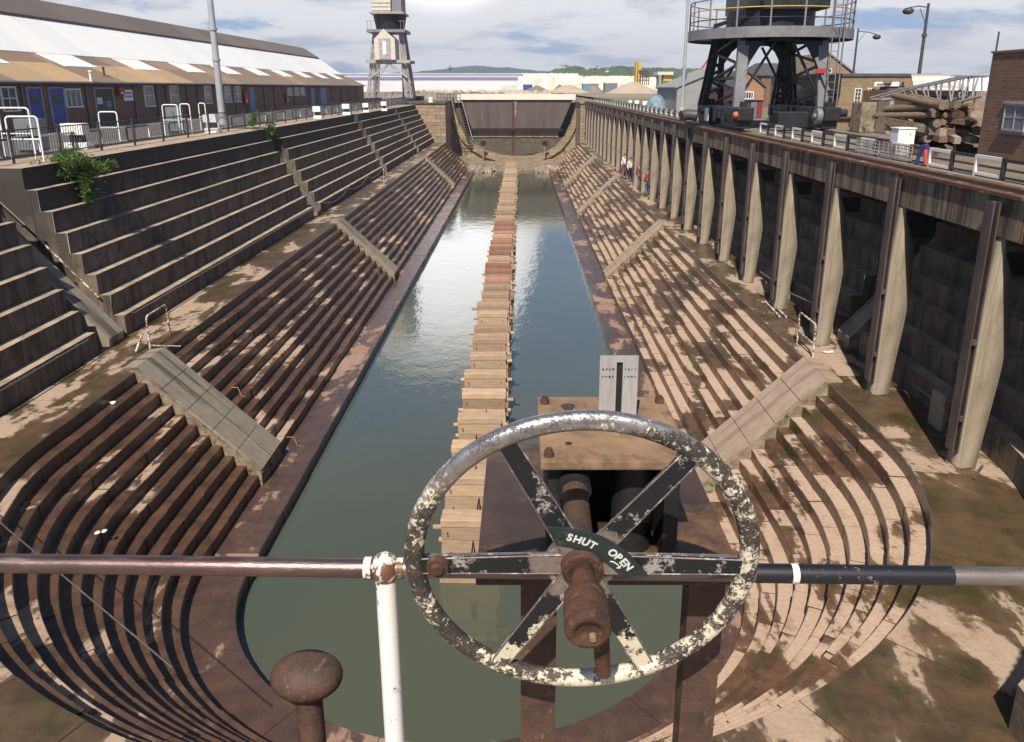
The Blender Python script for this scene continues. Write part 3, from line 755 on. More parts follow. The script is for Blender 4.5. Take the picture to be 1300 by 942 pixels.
hoop(209, 228, 133, 162, 36.5, 'white tubular hoop around the grey cabinet near the lamp pole')
hoop(231, 243, 132, 158, 37.5, 'small white hoop with crossbar just right of the grey cabinet')
hoop(254, 262, 131, 152, 41.0, 'narrow white hoop left of the tall lamp pole')
for j, (x0, x1, y0, y1, Y, lab) in enumerate([(22, 48, 151, 186, 26.5, 'blue-grey cabinet behind the nested white hoops at far left'), (212, 227, 136, 160, 38.2, 'blue-grey cabinet inside a white hoop near the lamp pole')]):
    A = aY(x0, y1, Y); B = aY(x1, y0, Y)
    t = thing('grey_cabinet', ((A.x+B.x)/2, Y, 0), lab, 'cabinet', 'grey cabinets on the left quay')
    MB().bbox(A.x, B.x, Y, Y+.4, .08, B.z, .015).build('body', 'cabinet_grey', t)
    MB().box(A.x+.03, B.x-.03, Y+.03, Y+.37, .005, .08).build('plinth', 'dark_steel', t)
    MB().box((A.x+B.x)/2+.02, (A.x+B.x)/2+.04, Y-.012, Y-.001, .3, B.z-.2).build('handle', 'dark_steel', t)
units = [(82, 106, 157, 190), (260, 275, 145, 169), (398, 407, 135, 151), (435, 444, 132, 146), (461, 468, 131, 143), (484, 491, 129, 141)]
ulab = ['white two-piece service unit behind the leafy bush', 'white two-piece service unit at the foot of the tall lamp pole', 'white service unit on the left quay, fourth from the far end of the row', 'white service unit on the left quay, third from the far end of the row', 'white service unit on the left quay, second from the far end of the row', 'white service unit on the left quay, beside the pale crane leg']
for (x0, x1, y0, y1), lab in zip(units, ulab):
    G = aZ((x0+x1)/2, y1, 0.0); Y = G.y; A = aY(x0, y1, Y); B = aY(x1, y0, Y); h = B.z; w = B.x-A.x
    t = thing('service_unit', (A.x+w/2, Y, 0), lab, 'service unit', 'white service units on the left quay')
    MB().bbox(A.x, B.x, Y, Y+.7*w, .006, h*.27, .02).build('base', 'white_paint', t)
    MB().box(A.x+w*.25, B.x-w*.25, Y+.1*w, Y+.5*w, h*.27, h*.56).build('neck', 'dark_steel', t)
    MB().bbox(A.x-w*.05, B.x-w*.1, Y, Y+.6*w, h*.56, h, .02).build('head', 'white_paint', t)
# bush hanging over the coping
def leafmb(n, c, rad, droop=0, size=.05, seed=1):
    rnd = random.Random(seed); mb = MB()
    clumps = []
    for i in range(max(6, n//90)):
        q = Vector((rnd.gauss(0, .42), rnd.gauss(0, .42), rnd.gauss(0, .38)))
        clumps.append(Vector((c[0]+q.x*rad[0], c[1]+q.y*rad[1], c[2]+q.z*rad[2])))
    for i in range(n):
        k_ = rnd.choice(clumps); p = k_+Vector((rnd.gauss(0, .13)*rad[0]*1.6, rnd.gauss(0, .13)*rad[1]*1.6, rnd.gauss(0, .15)*rad[2]*1.4))
        d = Vector((rnd.gauss(0, 1), rnd.gauss(0, 1), rnd.gauss(-.1, .6))).normalized(); e = d.cross(Vector((rnd.gauss(0, 1), rnd.gauss(0, 1), rnd.gauss(0, 1)))).normalized()
        s_ = size*rnd.uniform(.6, 1.5)
        mb.add([p-d*s_, p+e*s_*.35, p+d*s_, p-e*s_*.35], [(0, 1, 2, 3)])
    return mb
def bush(name, c, rad, n, size, label, drape=None, seed=1):
    t = thing(name, c, label, 'bush')
    mb = leafmb(n, c, rad, size=size, seed=seed)
    if drape:
        for (dc, dr, dn) in drape: mb2 = leafmb(dn, dc, dr, size=size, seed=seed+3); mb.add(mb2.v, mb2.f)
    mb.build('foliage', 'leaf_green', t, recalc=False)
    st = MB(); rnd = random.Random(seed)
    for i in range(9):
        e = Vector(c)+Vector((rnd.gauss(0, .5)*rad[0], rnd.gauss(0, .5)*rad[1], rnd.gauss(.1, .4)*rad[2])); b0 = Vector(c)+Vector((-.15, rnd.gauss(0, .1), -.35*rad[2]))
        st.tube([b0, b0.lerp(e, .5)+Vector((0, 0, .06)), e], .008, 5)
    st.build('stems', 'bark', t)
bc = aY(95, 208, 23.6)
bush('bush', (bc.x, 23.6, bc.z-.02), (.62, .7, .40), 4200, .055, 'leafy green bush growing over the left coping near its corner', [((bc.x+.35, 23.4, bc.z-.75), (.34, .3, .62), 1900), ((bc.x+.75, 23.9, bc.z-.12), (.35, .4, .18), 700)], 3)
b2 = aY(345, 172, 43.4)
bush('climbing_weed', (b2.x, 43.2, b2.z), (.35, .45, .9), 900, .07, 'green weeds trailing down the second slot of the left wall', None, 5)
b3 = aY(321, 152, 41)
bush('weed_tuft', (b3.x, 41, b3.z), (.28, .3, .35), 420, .06, 'small upright green weed on the left coping above the trailing weeds', None, 6)
b4 = aY(214, 227, 33)
bush('weed_tuft', (b4.x+.05, 33, b4.z), (.25, .4, .1), 200, .05, 'low green tuft on the dark top steps of the left wall', None, 7)
b5 = aY(498, 146, 88)
bush('weed_tuft', (b5.x, 88, b5.z), (.5, .6, .4), 200, .12, 'small green weed at the far slot of the left wall', None, 8)
for j, (px, py, Y, lab) in enumerate([(262, 213, 37, 'thin green tuft on the second dark step of the left wall'), (452, 152, 74, 'green tuft low on the fourth left wall section'), (150, 228, 26.5, 'sparse weed on a step just right of the leafy bush')]):
    q = aY(px, py, Y); bush('weed_tuft', (q.x, Y, q.z), (.16*(1+j), .3, .12), 160, .045, lab, None, 12+j)
# pipe rails on lowest riser of left wall
def piperail(pts, r, brk, label, name='wall_rail', mat='rust_dark', bx=.1):
    t = thing(name, pts[0], label, 'handrail', 'handrails in the dock')
    MB().tube(pts, r, 8).build('rail', mat, t)
    for p in brk: MB().cyl(p, (p[0]-bx, p[1], p[2]-.02), r*.8, n=6).build('bracket', 'rust_dark', t)
xw0 = XC-RW
for i, (y0, y1, dip) in enumerate([(21.7, 41.8, 0), (44.2, 64, .35), (15.2, 19.2, 0)]):
    n = 9; pts = [(xw0+.09, y0+(y1-y0)*k_/n, ZL+.53+(-dip*math.sin(PI*(k_ % 3)/3.0) if dip else 0)) for k_ in range(n+1)]
    piperail(pts, .022, [pts[k_] for k_ in range(0, n+1, 2)], ['straight pipe rail along the lowest riser of the second left wall section', 'sagging rail along the lowest riser of the third left wall section', 'short pipe rail along the lowest riser of the nearest left wall section'][i], mat='rail_pipe_grey')
p0 = aY(0, 252, 20.9); p1 = aY(33, 287, 20.9)
piperail([p0-Vector((.6, 0, -.55)), p1], .03, [p1], 'short bright pipe rail on the dark left slot top', mat='rail_pipe_grey')
piperail([aY(48, 300, 21.25)+Vector((0, -.06, 0)), aY(127, 377, 21.25)+Vector((0, -.06, 0))], .028, [], 'rusty diagonal pipe rail on the stepped end of the second left wall section', mat='white_chipped')
piperail([aY(30, 310, 19.95), aY(105, 455, 19.95)], .03, [], 'dark rusty diagonal pipe rail at the left edge of the nearest left chute', mat='rust')
def loop_rail(X, y0, y1, h, label, extra=True):
    t = thing('ladder_loop', (X, y0, ZL), label, 'handrail', 'ladder loops on the ledges'); r = .026; rr = .12
    pts = [(X, y0, ZL)]+[(X, y0+rr-rr*math.cos(a), ZL+h-rr+rr*math.sin(a)) for a in [i*PI/8 for i in range(5)]]+[(X, y1-rr+rr*math.sin(a), ZL+h-rr+rr*math.cos(a)) for a in [i*PI/8 for i in range(5)]]+[(X, y1, ZL)]
    MB().tube(pts, r).build('loop', 'white_chipped', t)
    MB().cyl((X, y0, ZL+h*.42), (X, y1, ZL+h*.42), r*.85).build('crossbar', 'white_chipped', t)
    if extra:
        MB().cyl((X+.02, y0, ZL+.1), (X+.75, y0+.1, ZL+.05), r*.8).build('stay', 'white_chipped', t)
loop_rail(-9.62, 20.05, 21.3, .88, 'white pipe ladder loop standing on the left ledge beside the nearest slide')
loop_rail(7.32, 19.3, 20.5, .88, 'rusty white pipe ladder loop standing on the right ledge beside the nearest slide', False)
loop_rail(XC-8.5, 57.5, 58.7, 1.1, 'pipe ladder loop standing on the left ledge farther down the dock', False)
# bits lying about
def rod(name, a, b, r, mat, label, cat, group=None):
    o = MB().cyl(a, b, r, n=8).build(name, mat); return tag(o, label, cat, group)
for j, (a, b) in enumerate([((197-22, 428), (171, 447)), ]):
    rod('loose_pipe', aZ(172, 447, ZL+.04), aZ(181, 424, ZL+.35), .03, 'white_chipped', 'loose pale pipe leaning left of the left ladder loop', 'pipe')
for j, (a, b) in enumerate([((972, 383), (990, 402)), ((977, 382), (998, 402))]):
    rod('loose_pipe', aZ(*a, ZL+.05+.03*j), aZ(*b, ZL+.05), .035, 'white_chipped', '%s of two pale pipes lying on the right ledge' % ['left one', 'right one'][j], 'pipe', 'loose pipes on right ledge')
rod('slant_pipe', aZ(1237, 606, ZL+.05), aY(1262, 572, 14.2), .028, 'rail_pipe_grey', 'short slanting pipe at the foot of the nearest column', 'pipe')
rod('slant_pipe', aY(1262, 572, 14.2), aY(1300, 600, 13.6), .024, 'rail_pipe_grey', 'thin pipe running right from the nearest column foot into the shade', 'pipe')
rod('slant_pipe', aY(1147, 478, 17.4), aY(1207, 524, 14.9), .022, 'rail_pipe_grey', 'thin pipe rail between the two nearest columns', 'pipe')
for j, (a, b, c) in enumerate([((965, 345), (983, 357), 25.5), ((1003, 372), (1032, 385), 22.6)]):
    rod('slant_pipe', aY(*a, c), aY(*b, c-1.2), .025, 'rail_pipe_grey', 'thin pipe rail between the %s columns' % ['third and fourth', 'fourth and fifth'][j], 'pipe')
rnd = random.Random(4)
for j, (px, py, z, lab) in enumerate([(1052, 447, ZL+.02, 'crumpled white litter on the right ledge below the second column'), (140, 512, ZL-RIS+.01, 'small white litter scrap near the left slide'), (125, 676, ZL-5*RIS+.01, 'tiny pale litter scrap on the left curved steps')]):
    p = aZ(px, py, z); mb = MB(); 
    for q in range(7): mb.sphere(p+Vector((rnd.uniform(-.12, .12), rnd.uniform(-.06, .06), .015)), .045, 6, 4, (1, 1, .5))
    tag(mb.build('litter', 'white_paint'), lab, 'litter')
def clip(px, py, z, label):
    p = aZ(px, py, z); t = thing('step_iron', p, label, 'step iron', 'orange step irons on the left narrow steps')
    MB().tube([p+Vector((-.22, 0, .02)), p+Vector((-.02, 0, .03)), p+Vector((.05, 0, -.22)), p+Vector((.16, .02, -.25))], .014, 6).build('iron_bar', 'rust_light', t)
clip(303, 493, ZL-5*RIS+.02, 'upper orange step iron on the left narrow steps')
clip(374, 556, ZA+.25, 'lower orange step iron near the left bottom kerb')
clip(480, 344, ZL-4*RIS+.02, 'far orange step iron on the left narrow steps')
# thin stay wire at lower left
tag(MB().tube([aZ(-30, 635, ZL+.02), aZ(10, 672, ZL+.05), aZ(219, 848, ZL-2*RIS)], .012, 5).build('stay_wire', 'rail_pipe_grey'), 'thin grey wire slanting across the left curved steps', 'wire')
# ------------------------------------------------------------------ keel blocks
def keel(red, seed):
    rnd = random.Random(seed); t = thing('keel_block', (XC, 0, ZW), 'x', 'keel block', 'timber keel blocks down the dock centre')
    H = 1.45; hw = .62+rnd.uniform(-.06, .05); d = .46
    m = 'keel_red' if red else 'keel_timber'
    MB().bbox(-hw, hw, 0, d, H-.17, H, .018).build('cap', m, t, local=True)
    mb = MB().bbox(-hw+.015, hw-.02, .012, d-.01, H-.46, H-.176, .012)
    mb.build('bearer', 'keel_timber', t, local=True)
    g = rnd.uniform(-.12, .12); a = .045
    body = MB()
    body.prism([(-hw-.01, H-.97), (g-a*1.7, H-.97), (g-.008, H-.466), (-hw+.02, H-.466)], .02, d+.02, lambda x, z, e: (x, e, z))
    body.prism([(g+a*1.7, H-.97), (hw, H-.97), (hw-.03, H-.466), (g+.012, H-.466)], .02, d+.02, lambda x, z, e: (x, e, z))
    body.build('split_block', 'keel_timber', t, local=True)
    MB().prism([(g-a*1.6, H-.97), (g+a*.3, H-.97), (g-.0, H-.55)], .1, d, lambda x, z, e: (x, e, z)).build('wedge', 'keel_timber_dark', t, local=True)
    b = MB().bbox(-hw-.05, hw+.06, -.03, d+.06, -.9, H-.976, .015); b.build('base', 'keel_timber', t, local=True)
    for sx in (1, -1):
        for (z_, L, yy) in ((H-.24, rnd.uniform(.10, .24), .15), (H-.62, rnd.uniform(.03, .14), .3)):
            if sx < 0 and rnd.random() < .45: continue
            MB().cyl((sx*(hw-.05), yy, z_), (sx*(hw+L), yy, z_), .06, .055, 8).build('pin', m if False else 'keel_timber', t, local=True)
    bo = MB()
    for (x_, z_) in ((-hw+.14, H-.3), (hw-.16, H-.3), (-hw+.15, H-.36), (hw-.14, H-.8), (-hw+.2, H-.75)):
        bo.cyl((x_, .02, z_), (x_, -.004, z_), .018, n=8)
    bo.build('bolt', 'rust_dark', t, local=True)
    return t
protos = [keel(False, s_) for s_ in range(9)]; reds = [keel(True, 19+s_) for s_ in range(4)]
nk = 0; yk = 14.65; used = set()
while yk < 97.5:
    nk += 1; red = 33.5 < yk < 52 and (nk % 4 != 1)
    arr = reds if red else protos; p = arr[nk % len(arr)]
    loc = (XC+random.uniform(-.05, .05), yk+random.uniform(-.08, .08), ZW+random.uniform(-.05, .05))
    lab = '%s timber keel block, %s from the near end of the row' % ('red-topped' if red else 'pale weathered', ordn(nk))
    if p.name not in used:
        used.add(p.name); p.location = loc; p['label'] = lab; q = p
    else: q = dup(p, loc, lab)
    q.rotation_euler = (0, 0, R(random.uniform(-2.4, 2.4)))
    yk += 1.72 if yk < 30 else 1.55
for q_ in protos+reds:      # drop spare block variants that were not used
    if q_.name not in used:
        for ch in kids(q_): bpy.data.objects.remove(ch)
        bpy.data.objects.remove(q_)
rt = MB().bbox(-1.75-.24, -1.75+.25, 16.9, 17.0, ZW+.83, ZW+.95, .01).build('red_wedge_timber', 'red_timber')
tag(rt, 'red painted timber sticking out left of the keel blocks', 'timber')
# ------------------------------------------------------------------ far end of the dock
for sg, xi, lab in ((-1, -9.25, 'square ashlar pier at the far left end of the dock'), (1, 7.35, 'square ashlar pier at the far right end of the dock')):
    t = thing('stone_pier', (xi, 104, ZL), lab, 'pier', 'ashlar piers at the dock entrance')
    MB().box(min(xi, xi+sg*6), max(xi, xi+sg*6), 103.2, 112.5, -7.6, .1).build('body', 'ashlar', t)
    MB().bbox(min(xi-sg*.12, xi+sg*6), max(xi-sg*.12, xi+sg*6), 103.05, 112.6, .102, .35, .03).build('coping', 'coping_dark' if sg < 0 else 'sill_concrete', t)
    if sg > 0:
        MB().box(xi+.5, xi+1.25, 103.17, 103.22, -3.6, -3.3).build('recess', 'dark_steel', t)
U = [(574, 124), (577, 140), (583, 158), (592, 174), (603, 185), (617, 193), (636, 198), (655, 199.5), (674, 199), (692, 195), (706, 187), (717, 174), (725, 158), (731, 140), (734, 124)]
UP = [aY(x_, y_, 112.0) for x_, y_ in U]
ent = thing('dock_entrance', (XC, 112, -7.6), 'curved stone entrance frame with a pale rim round the brown caisson', 'dock entrance')
mb = MB(); oL, oR, oB = -9.6, 7.7, -9.0
n = len(UP)
def outer(i):
    # outer boundary of the frame wall matching each curve vertex
    p = UP[i]; c = Vector((XC, 112, -2)); d = (p-c)
    if i == 0: return Vector((oL-.5, 112, p.z))
    if i == n-1: return Vector((oR+.5, 112, p.z))
    s_ = 9
    if abs(d.x) > 1e-6: s_ = min(s_, abs(((oL if d.x < 0 else oR)-c.x)/d.x))
    if d.z < -1e-6: s_ = min(s_, (oB-c.z)/d.z)
    return c+d*max(1.02, s_)
OP = [outer(i) for i in range(n)]
for i in range(n-1):
    a, b, c_, d_ = UP[i], UP[i+1], OP[i+1], OP[i]; q = Vector((0, 2.6, 0))
    mb.add([a, b, c_, d_], [(0, 1, 2, 3)]); mb.add([a, b, b+q, a+q], [(0, 1, 2, 3)])
o = mb.build('frame_wall', 'sill_concrete', ent, recalc=False)
# raised rim of the frame, pale
rim = MB()
for i in range(n-1):
    a, b = UP[i], UP[i+1]; na = (OP[i]-a).normalized()*.75; nb = (OP[i+1]-b).normalized()*.75; f = Vector((0, -.35, 0))
    rim.add([a+f, b+f, b+nb+f, a+na+f, a, b, b+nb, a+na], [(0, 1, 2, 3), (4, 5, 1, 0), (3, 2, 6, 7)])
rim.build('rim', 'ashlar', ent, recalc=False)
# caisson
t = thing('caisson', (XC, 114.5, -8), 'brown steel caisson gate closing the far end of the dock', 'caisson')
def xz(px, py, Y=114.5): p = aY(px, py, Y); return (p.x, p.z)
hull = [xz(584, 126), xz(599, 163), xz(711, 163), xz(727, 126)]
MB().prism(hull, 114.5, 119, lambda a, b, e: (a, e, b)).build('upper_plating', 'caisson_plate', t)
MB().box(xz(596, 163)[0], xz(714, 163)[0], 113.9, 114.6, xz(0, 166.5)[1], xz(0, 163.5)[1]).build('walkway_ledge', 'dark_steel', t)
MB().box(xz(600, 166)[0], xz(709, 166)[0], 114.45, 118, xz(0, 174)[1], xz(0, 166.5)[1]).build('middle_band', 'caisson_band', t)
low = [xz(594, 174), xz(604, 186), xz(625, 195), xz(655, 197.5), xz(690, 194), xz(706, 184), xz(716, 174)]
MB().prism(low, 114.6, 119, lambda a, b, e: (a, e, b)).build('lower_plating', 'caisson_low', t)
MB().box(-12.5, 12.5, 118.6, 119.5, -9, -.05).build('rear_plating', 'caisson_low', t)
MB().box(xz(577, 0)[0], xz(733, 0)[0], 114.2, 119.2, xz(0, 126.6)[1], xz(0, 119.6)[1]).build('roadway', 'pale_concrete', t)
MB().box(xz(649.3, 0)[0], xz(652, 0)[0], 114.40, 114.52, xz(0, 197)[1], xz(0, 126.5)[1]).build('stem_plate', 'rust', t)
for i in range(9):
    x_ = xz(606+i*12.2, 0)[0]
    MB().box(x_-.05, x_+.05, 114.44, 114.5, xz(0, 162.8)[1], xz(0, 127.5)[1]).build('rib', 'caisson_plate', t)
marks = ['XX', '8', '6', '4', '2', '18', '6', '4']
def text(s_, size, loc, rot, mat, parent, name='lettering', ext=.0015, local=False, align='CENTER', bold=0):
    cu = bpy.data.curves.new(name, 'FONT'); cu.body = s_; cu.size = size; cu.extrude = ext; cu.align_x = align; cu.align_y = 'CENTER'; cu.offset = bold
    o = bpy.data.objects.new(name+'_tmp', cu); COL.objects.link(o)
    bpy.context.view_layer.update()
    me = bpy.data.meshes.new_from_object(o.evaluated_get(bpy.context.evaluated_depsgraph_get())); bpy.data.objects.remove(o)
    me.name = name; me.materials.clear(); me.materials.append(M[mat])
    ob = bpy.data.objects.new(name, me); COL.objects.link(ob)
    off = Vector((0, 0, 0)); q = parent
    while q is not None and not local: off += q.location; q = q.parent
    if parent is not None: ob.parent = parent
    ob.location = Vector(loc)-off; ob.rotation_euler = rot; return ob
for i, s_ in enumerate(marks):
    p = aY(654.5, 129.5+2.35*i, 114.4); text(s_, .30, (p.x, 114.42, p.z), (R(90), 0, 0), 'white_lettering', t, 'draught_mark', .01)
for sx, px in ((0, 613.5), (1, 691.5)):
    a = aY(px, 182, 110.6); b = aY(px, 202, 110.6)
    v = thing('valve_post', (a.x, 110.6, b.z), 'black disc on a thin post in front of the caisson, %s of two' % ('left' if sx == 0 else 'right'), 'valve post', 'disc posts before the caisson')
    MB().cyl((a.x, 110.6, b.z), (a.x, 110.6, a.z), .09, n=8).build('post', 'sill_concrete', v)
    MB().cyl((a.x, 110.5, a.z), (a.x, 110.7, a.z), .36, n=16).build('disc', 'dark_steel', v)
# stairs on left of the frame
st = thing('entrance_stair', aY(583, 128, 111.5), 'thin steel stair with handrails down the left of the caisson', 'stair')
A, B = aY(581, 128, 111.3), aY(595, 178, 111.3)
for dx in (0, .55):
    MB().cyl(A+Vector((dx, 0, 0)), B+Vector((dx, 0, 0)), .06, n=6).build('handrail', 'crane_pale' if dx else 'rust', st)
for i in range(14):
    p = A.lerp(B, (i+.5)/14); MB().box(p.x, p.x+.55, p.y-.1, p.y+.1, p.z-.9-.03, p.z-.87).build('tread', 'rail_pipe_grey', st)
# sill floor between water and frame
mb = MB()
mb.prism([(XC-8.6, ZW-1), (XC-8.6, -6.0), (XC-5.6, -7.15), (XC-3, -7.5), (XC+3, -7.5), (XC+5.6, -7.15), (XC+8.6, -6.0), (XC+8.6, ZW-1)], 101.2, 112, lambda a, b, e: (a, e, b))
struct('entrance_sill', mb, 'sill_concrete')
for j, (px0, px1, sd) in enumerate([(598, 628, 1), (681, 706, 2)]):
    A = aZ(px0, 207, -7.4); B = aZ(px1, 207, -7.4); rnd = random.Random(sd); mb = MB()
    for i in range(46):
        f_ = rnd.random(); x_ = A.x+(B.x-A.x)*f_; hh = math.sin(PI*(.15+.7*f_)); q = rnd.uniform(.25, .6)
        mb.obox((x_, 100.0+rnd.uniform(-.9, 1.2), -7.85+rnd.uniform(0, .5)*hh), (rnd.gauss(0, 1), rnd.gauss(0, 1), .3), (rnd.gauss(0, 1), 1, rnd.gauss(0, .4)), (rnd.gauss(0, .3), .2, 1), q, q*.8, q*.5)
    tag(mb.build('rock_mound', 'rubble_pale'), 'pale rounded concrete mound at the far waterline, %s of keel blocks' % ('left' if j == 0 else 'right'), 'mound', 'mounds at the far waterline')
# ------------------------------------------------------------------ long shed on the left
XB = -22.4; YS, YN = 20.0, 121.0; ZE = 2.32
t = thing('long_shed', (XB, 60, 0), 'long brick shed with white and orange sheeted roofs behind the left quay', 'building')
MB().box(-38.6, XB, YS, YN, .0, ZE).build('brick_wall', 'brick_red', t)
def slab(pts, th, name, mat):
    mb = MB(); v = [Vector(p) for p in pts]; dn = Vector((0, 0, -th))
    mb.add(v+[p+dn for p in v], [(0, 1, 2, 3), (7, 6, 5, 4), (0, 1, 5, 4), (1, 2, 6, 5), (2, 3, 7, 6), (3, 0, 4, 7)])
    return mb.build(name, mat, t)
def rf(x0, z0, x1, z1, ya, yb, name, mat, th=.08): return slab([(x0, ya, z0), (x0, yb, z0), (x1, yb, z1), (x1, ya, z1)], th, name, mat)
XM, ZM = -25.4, 3.71
xs, zs = XB+.25, ZE-.03
xm_, zm_ = -24.3, ZE-.03+(ZM-ZE)*(24.3-22.15)/(25.4-22.15)
rf(xs, zs, xm_, zm_, YS, 38.0, 'lean_to_roof', 'lean_roof')
rf(xs, zs, xm_, zm_, 38.0, 61, 'lean_to_roof', 'lean_roof')
rf(xs, zs, xm_, zm_, 61, YN, 'lean_to_roof', 'lean_roof_brown')
rf(xm_, zm_, XM, ZM, YS, YN, 'upper_lean_to_roof', 'lean_roof_brown')
y = 33.0
while y < YN-6:      # white skylight sheets at the top of lean-to
    L = 4.2; a = .02
    if y < 35.5: rf(xs-.9, zs+.42, XM, ZM+.03, y, y+3.2, 'skylight', 'white_roof', .03)
    rf(xm_+.35, zm_+.0-.15+.03, XM+.02, ZM+.03, y+3.6, y+3.6+L*.85, 'skylight', 'white_roof', .03)
    y += 8.3
rf(XM, ZM+.05, -28.56, 5.93, YS, YN, 'main_roof', 'white_roof')
rf(-28.4, 6.0, -30.5, 7.3, YS, YN-.3, 'ridge_roof', 'dark_roof', .12)
rf(-30.5, 7.3, -38.9, 2.2, YS, YN, 'rear_roof', 'white_roof')
gb = MB(); gp = [(XB, ZE-.05), (XM, ZM-.05), (-30.5, 7.1), (-38.5, ZE-.05)]
gb.prism(gp, YN-.4, YN-.1, lambda a, b, e: (a, e, b)); gb.build('gable', 'pale_sheet', t)
MB().cyl((XB+.30, YS, ZE-.10), (XB+.30, YN, ZE-.10), .06, n=8).build('gutter', 'cabinet_grey', t)
for px in (25, 107, 168, 197, 209, 236, 249, 276.5, 297, 312, 334, 347, 372, 391, 402, 420, 432, 442, 452):
    Y = xw(px, XB); MB().cyl((XB+.06, Y, .0), (XB+.06, Y, ZE-.12), .05, n=6).build('downpipe', 'cabinet_grey', t)
def win(px0, px1, z0, z1, bars=(1, 1), mat='white_paint', gl='glass_dark', open_=False):
    ya, yb = xw(px0, XB), xw(px1, XB)
    fr = MB(); w = .07; x0, x1 = XB+.002, XB+.07
    fr.box(x0, x1, ya, yb, z1-w, z1).box(x0, x1+.04, ya-.05, yb+.05, z0-.06, z0).box(x0, x1, ya, ya+w, z0, z1-w).box(x0, x1, yb-w, yb, z0, z1-w)
    for i in range(bars[0]): c_ = ya+(yb-ya)*(i+1)/(bars[0]+1); fr.box(x0, x1-.01, c_-.02, c_+.02, z0, z1-w)
    for i in range(bars[1]): c_ = z0+(z1-z0)*(i+1)/(bars[1]+1); fr.box(x0, x1-.012, ya+w, yb-w, c_-.02, c_+.02)
    f = fr.build('window', mat, t)
    MB().box(XB+.001, XB+.03, ya+w, yb-w, z0, z1-w).build('pane', gl, f)
win(-2, 18, 1.05, 2.05); win(80, 100, 1.1, 1.95, (2, 0), gl='glass_pale')
for a, b in ((181, 193), (214, 224.5), (258, 266.5), (283.5, 291.5), (296, 304)): win(a, b, .95, 2.12, (0, 1), gl='glass_pale')
for a, b in ((364, 370.5), (373, 379), (381, 386)): win(a, b, 1.3, 2.0, (0, 0), gl='glass_pale')
def door(px0, px1, z1, mat, label, peep=True, lab=None):
    ya, yb = xw(px0, XB), xw(px1, XB)
    d = MB().box(XB+.002, XB+.05, ya+.07, yb-.07, .02, z1-.06).build('door', mat, t)
    if lab: d['label'] = lab
    MB().box(XB+.002, XB+.08, ya, ya+.07, .01, z1).box(XB+.002, XB+.08, yb-.07, yb, .01, z1).box(XB+.002, XB+.08, ya+.07, yb-.07, z1-.06, z1).build('door_frame', 'door_frame', d)
    if peep: MB().box(XB+.05, XB+.06, ya+.3, yb-.3, z1-.75, z1-.4).build('door_pane', 'glass_dark', d)
    return d
door(31, 50, 2.02, 'blue_door', '', lab='blue door at the far left of the shed'); door(59, 78, 2.02, 'blue_door', '', lab='second blue door of the shed')
dd = door(117, 141, 2.0, 'dark_door', '', False, lab='dark double door with paper notices')
for a, b, z0, z1, m in ((119.5, 126.5, 1.15, 1.5, 'pale_sheet'), (131, 137, .95, 1.3, 'pale_blue_door')):
    MB().box(XB+.05, XB+.06, xw(a, XB), xw(b, XB), z0, z1).build('notice', m, dd)
door(315.5, 321, 2.0, 'pale_blue_door', '', False); door(394, 398, 1.9, 'pale_blue_door', '', False); door(406, 413, 1.95, 'pale_blue_door', '', False)
sg_ = thing('wall_sign', (XB+.05, xw(160, XB), 1.4), 'small white notice sign on the shed wall right of the dark double door', 'sign')
ya, yb = xw(154, XB), xw(166, XB); MB().box(XB+.04, XB+.07, ya, yb, 1.28, 1.88).build('board', 'white_paint', sg_)
lines = MB()
for z_ in (1.70, 1.52):
    y_ = ya+.15
    while y_ < yb-.2: w_ = random.uniform(.06, .14); lines.box(XB+.071, XB+.074, y_, y_+w_, z_-.045, z_+.045); y_ += w_+.03
lines.build('lettering', 'blue_door', sg_)
for px, z0, z1, lab in ((149, 1.6, 2.0, 'small red and white alarm box high on the shed wall'), (308, .7, 1.7, 'red fire point cabinet on the shed wall beside a pale blue door'), (361, .6, 1.5, 'red fire point cabinet left of the three small shed windows')):
    Y = xw(px, XB); tt = thing('fire_point', (XB+.1, Y, z0), lab, 'fire point', 'red boxes on the shed wall')
    MB().bbox(XB+.04, XB+.24, Y-.3, Y+.3, z0, z1, .03).build('box', 'red_paint', tt); MB().box(XB+.241, XB+.25, Y-.12, Y+.12, z0+.15*(z1-z0), z0+.4*(z1-z0)).build('label_plate', 'white_paint', tt)
# vent pipes on roof
for px, lab in ((112, 'white vent pipe rising from the shed eave'), (146, 'little dark vent cowl on the orange shed roof')):
    Y = xw(px, XB); zb = ZE+.05 if px == 112 else 2.62; xb = XB+.2 if px == 112 else XB-.5
    tt = thing('roof_vent', (xb, Y, zb), lab, 'vent')
    MB().cyl((xb, Y, zb-.15), (xb, Y, zb+.42), .06, n=8).build('pipe', 'white_paint' if px == 112 else 'lamp_iron', tt); MB().cyl((xb, Y, zb+.42), (xb, Y, zb+.47), .12, .04, n=8).build('cowl', 'white_paint' if px == 112 else 'lamp_iron', tt)
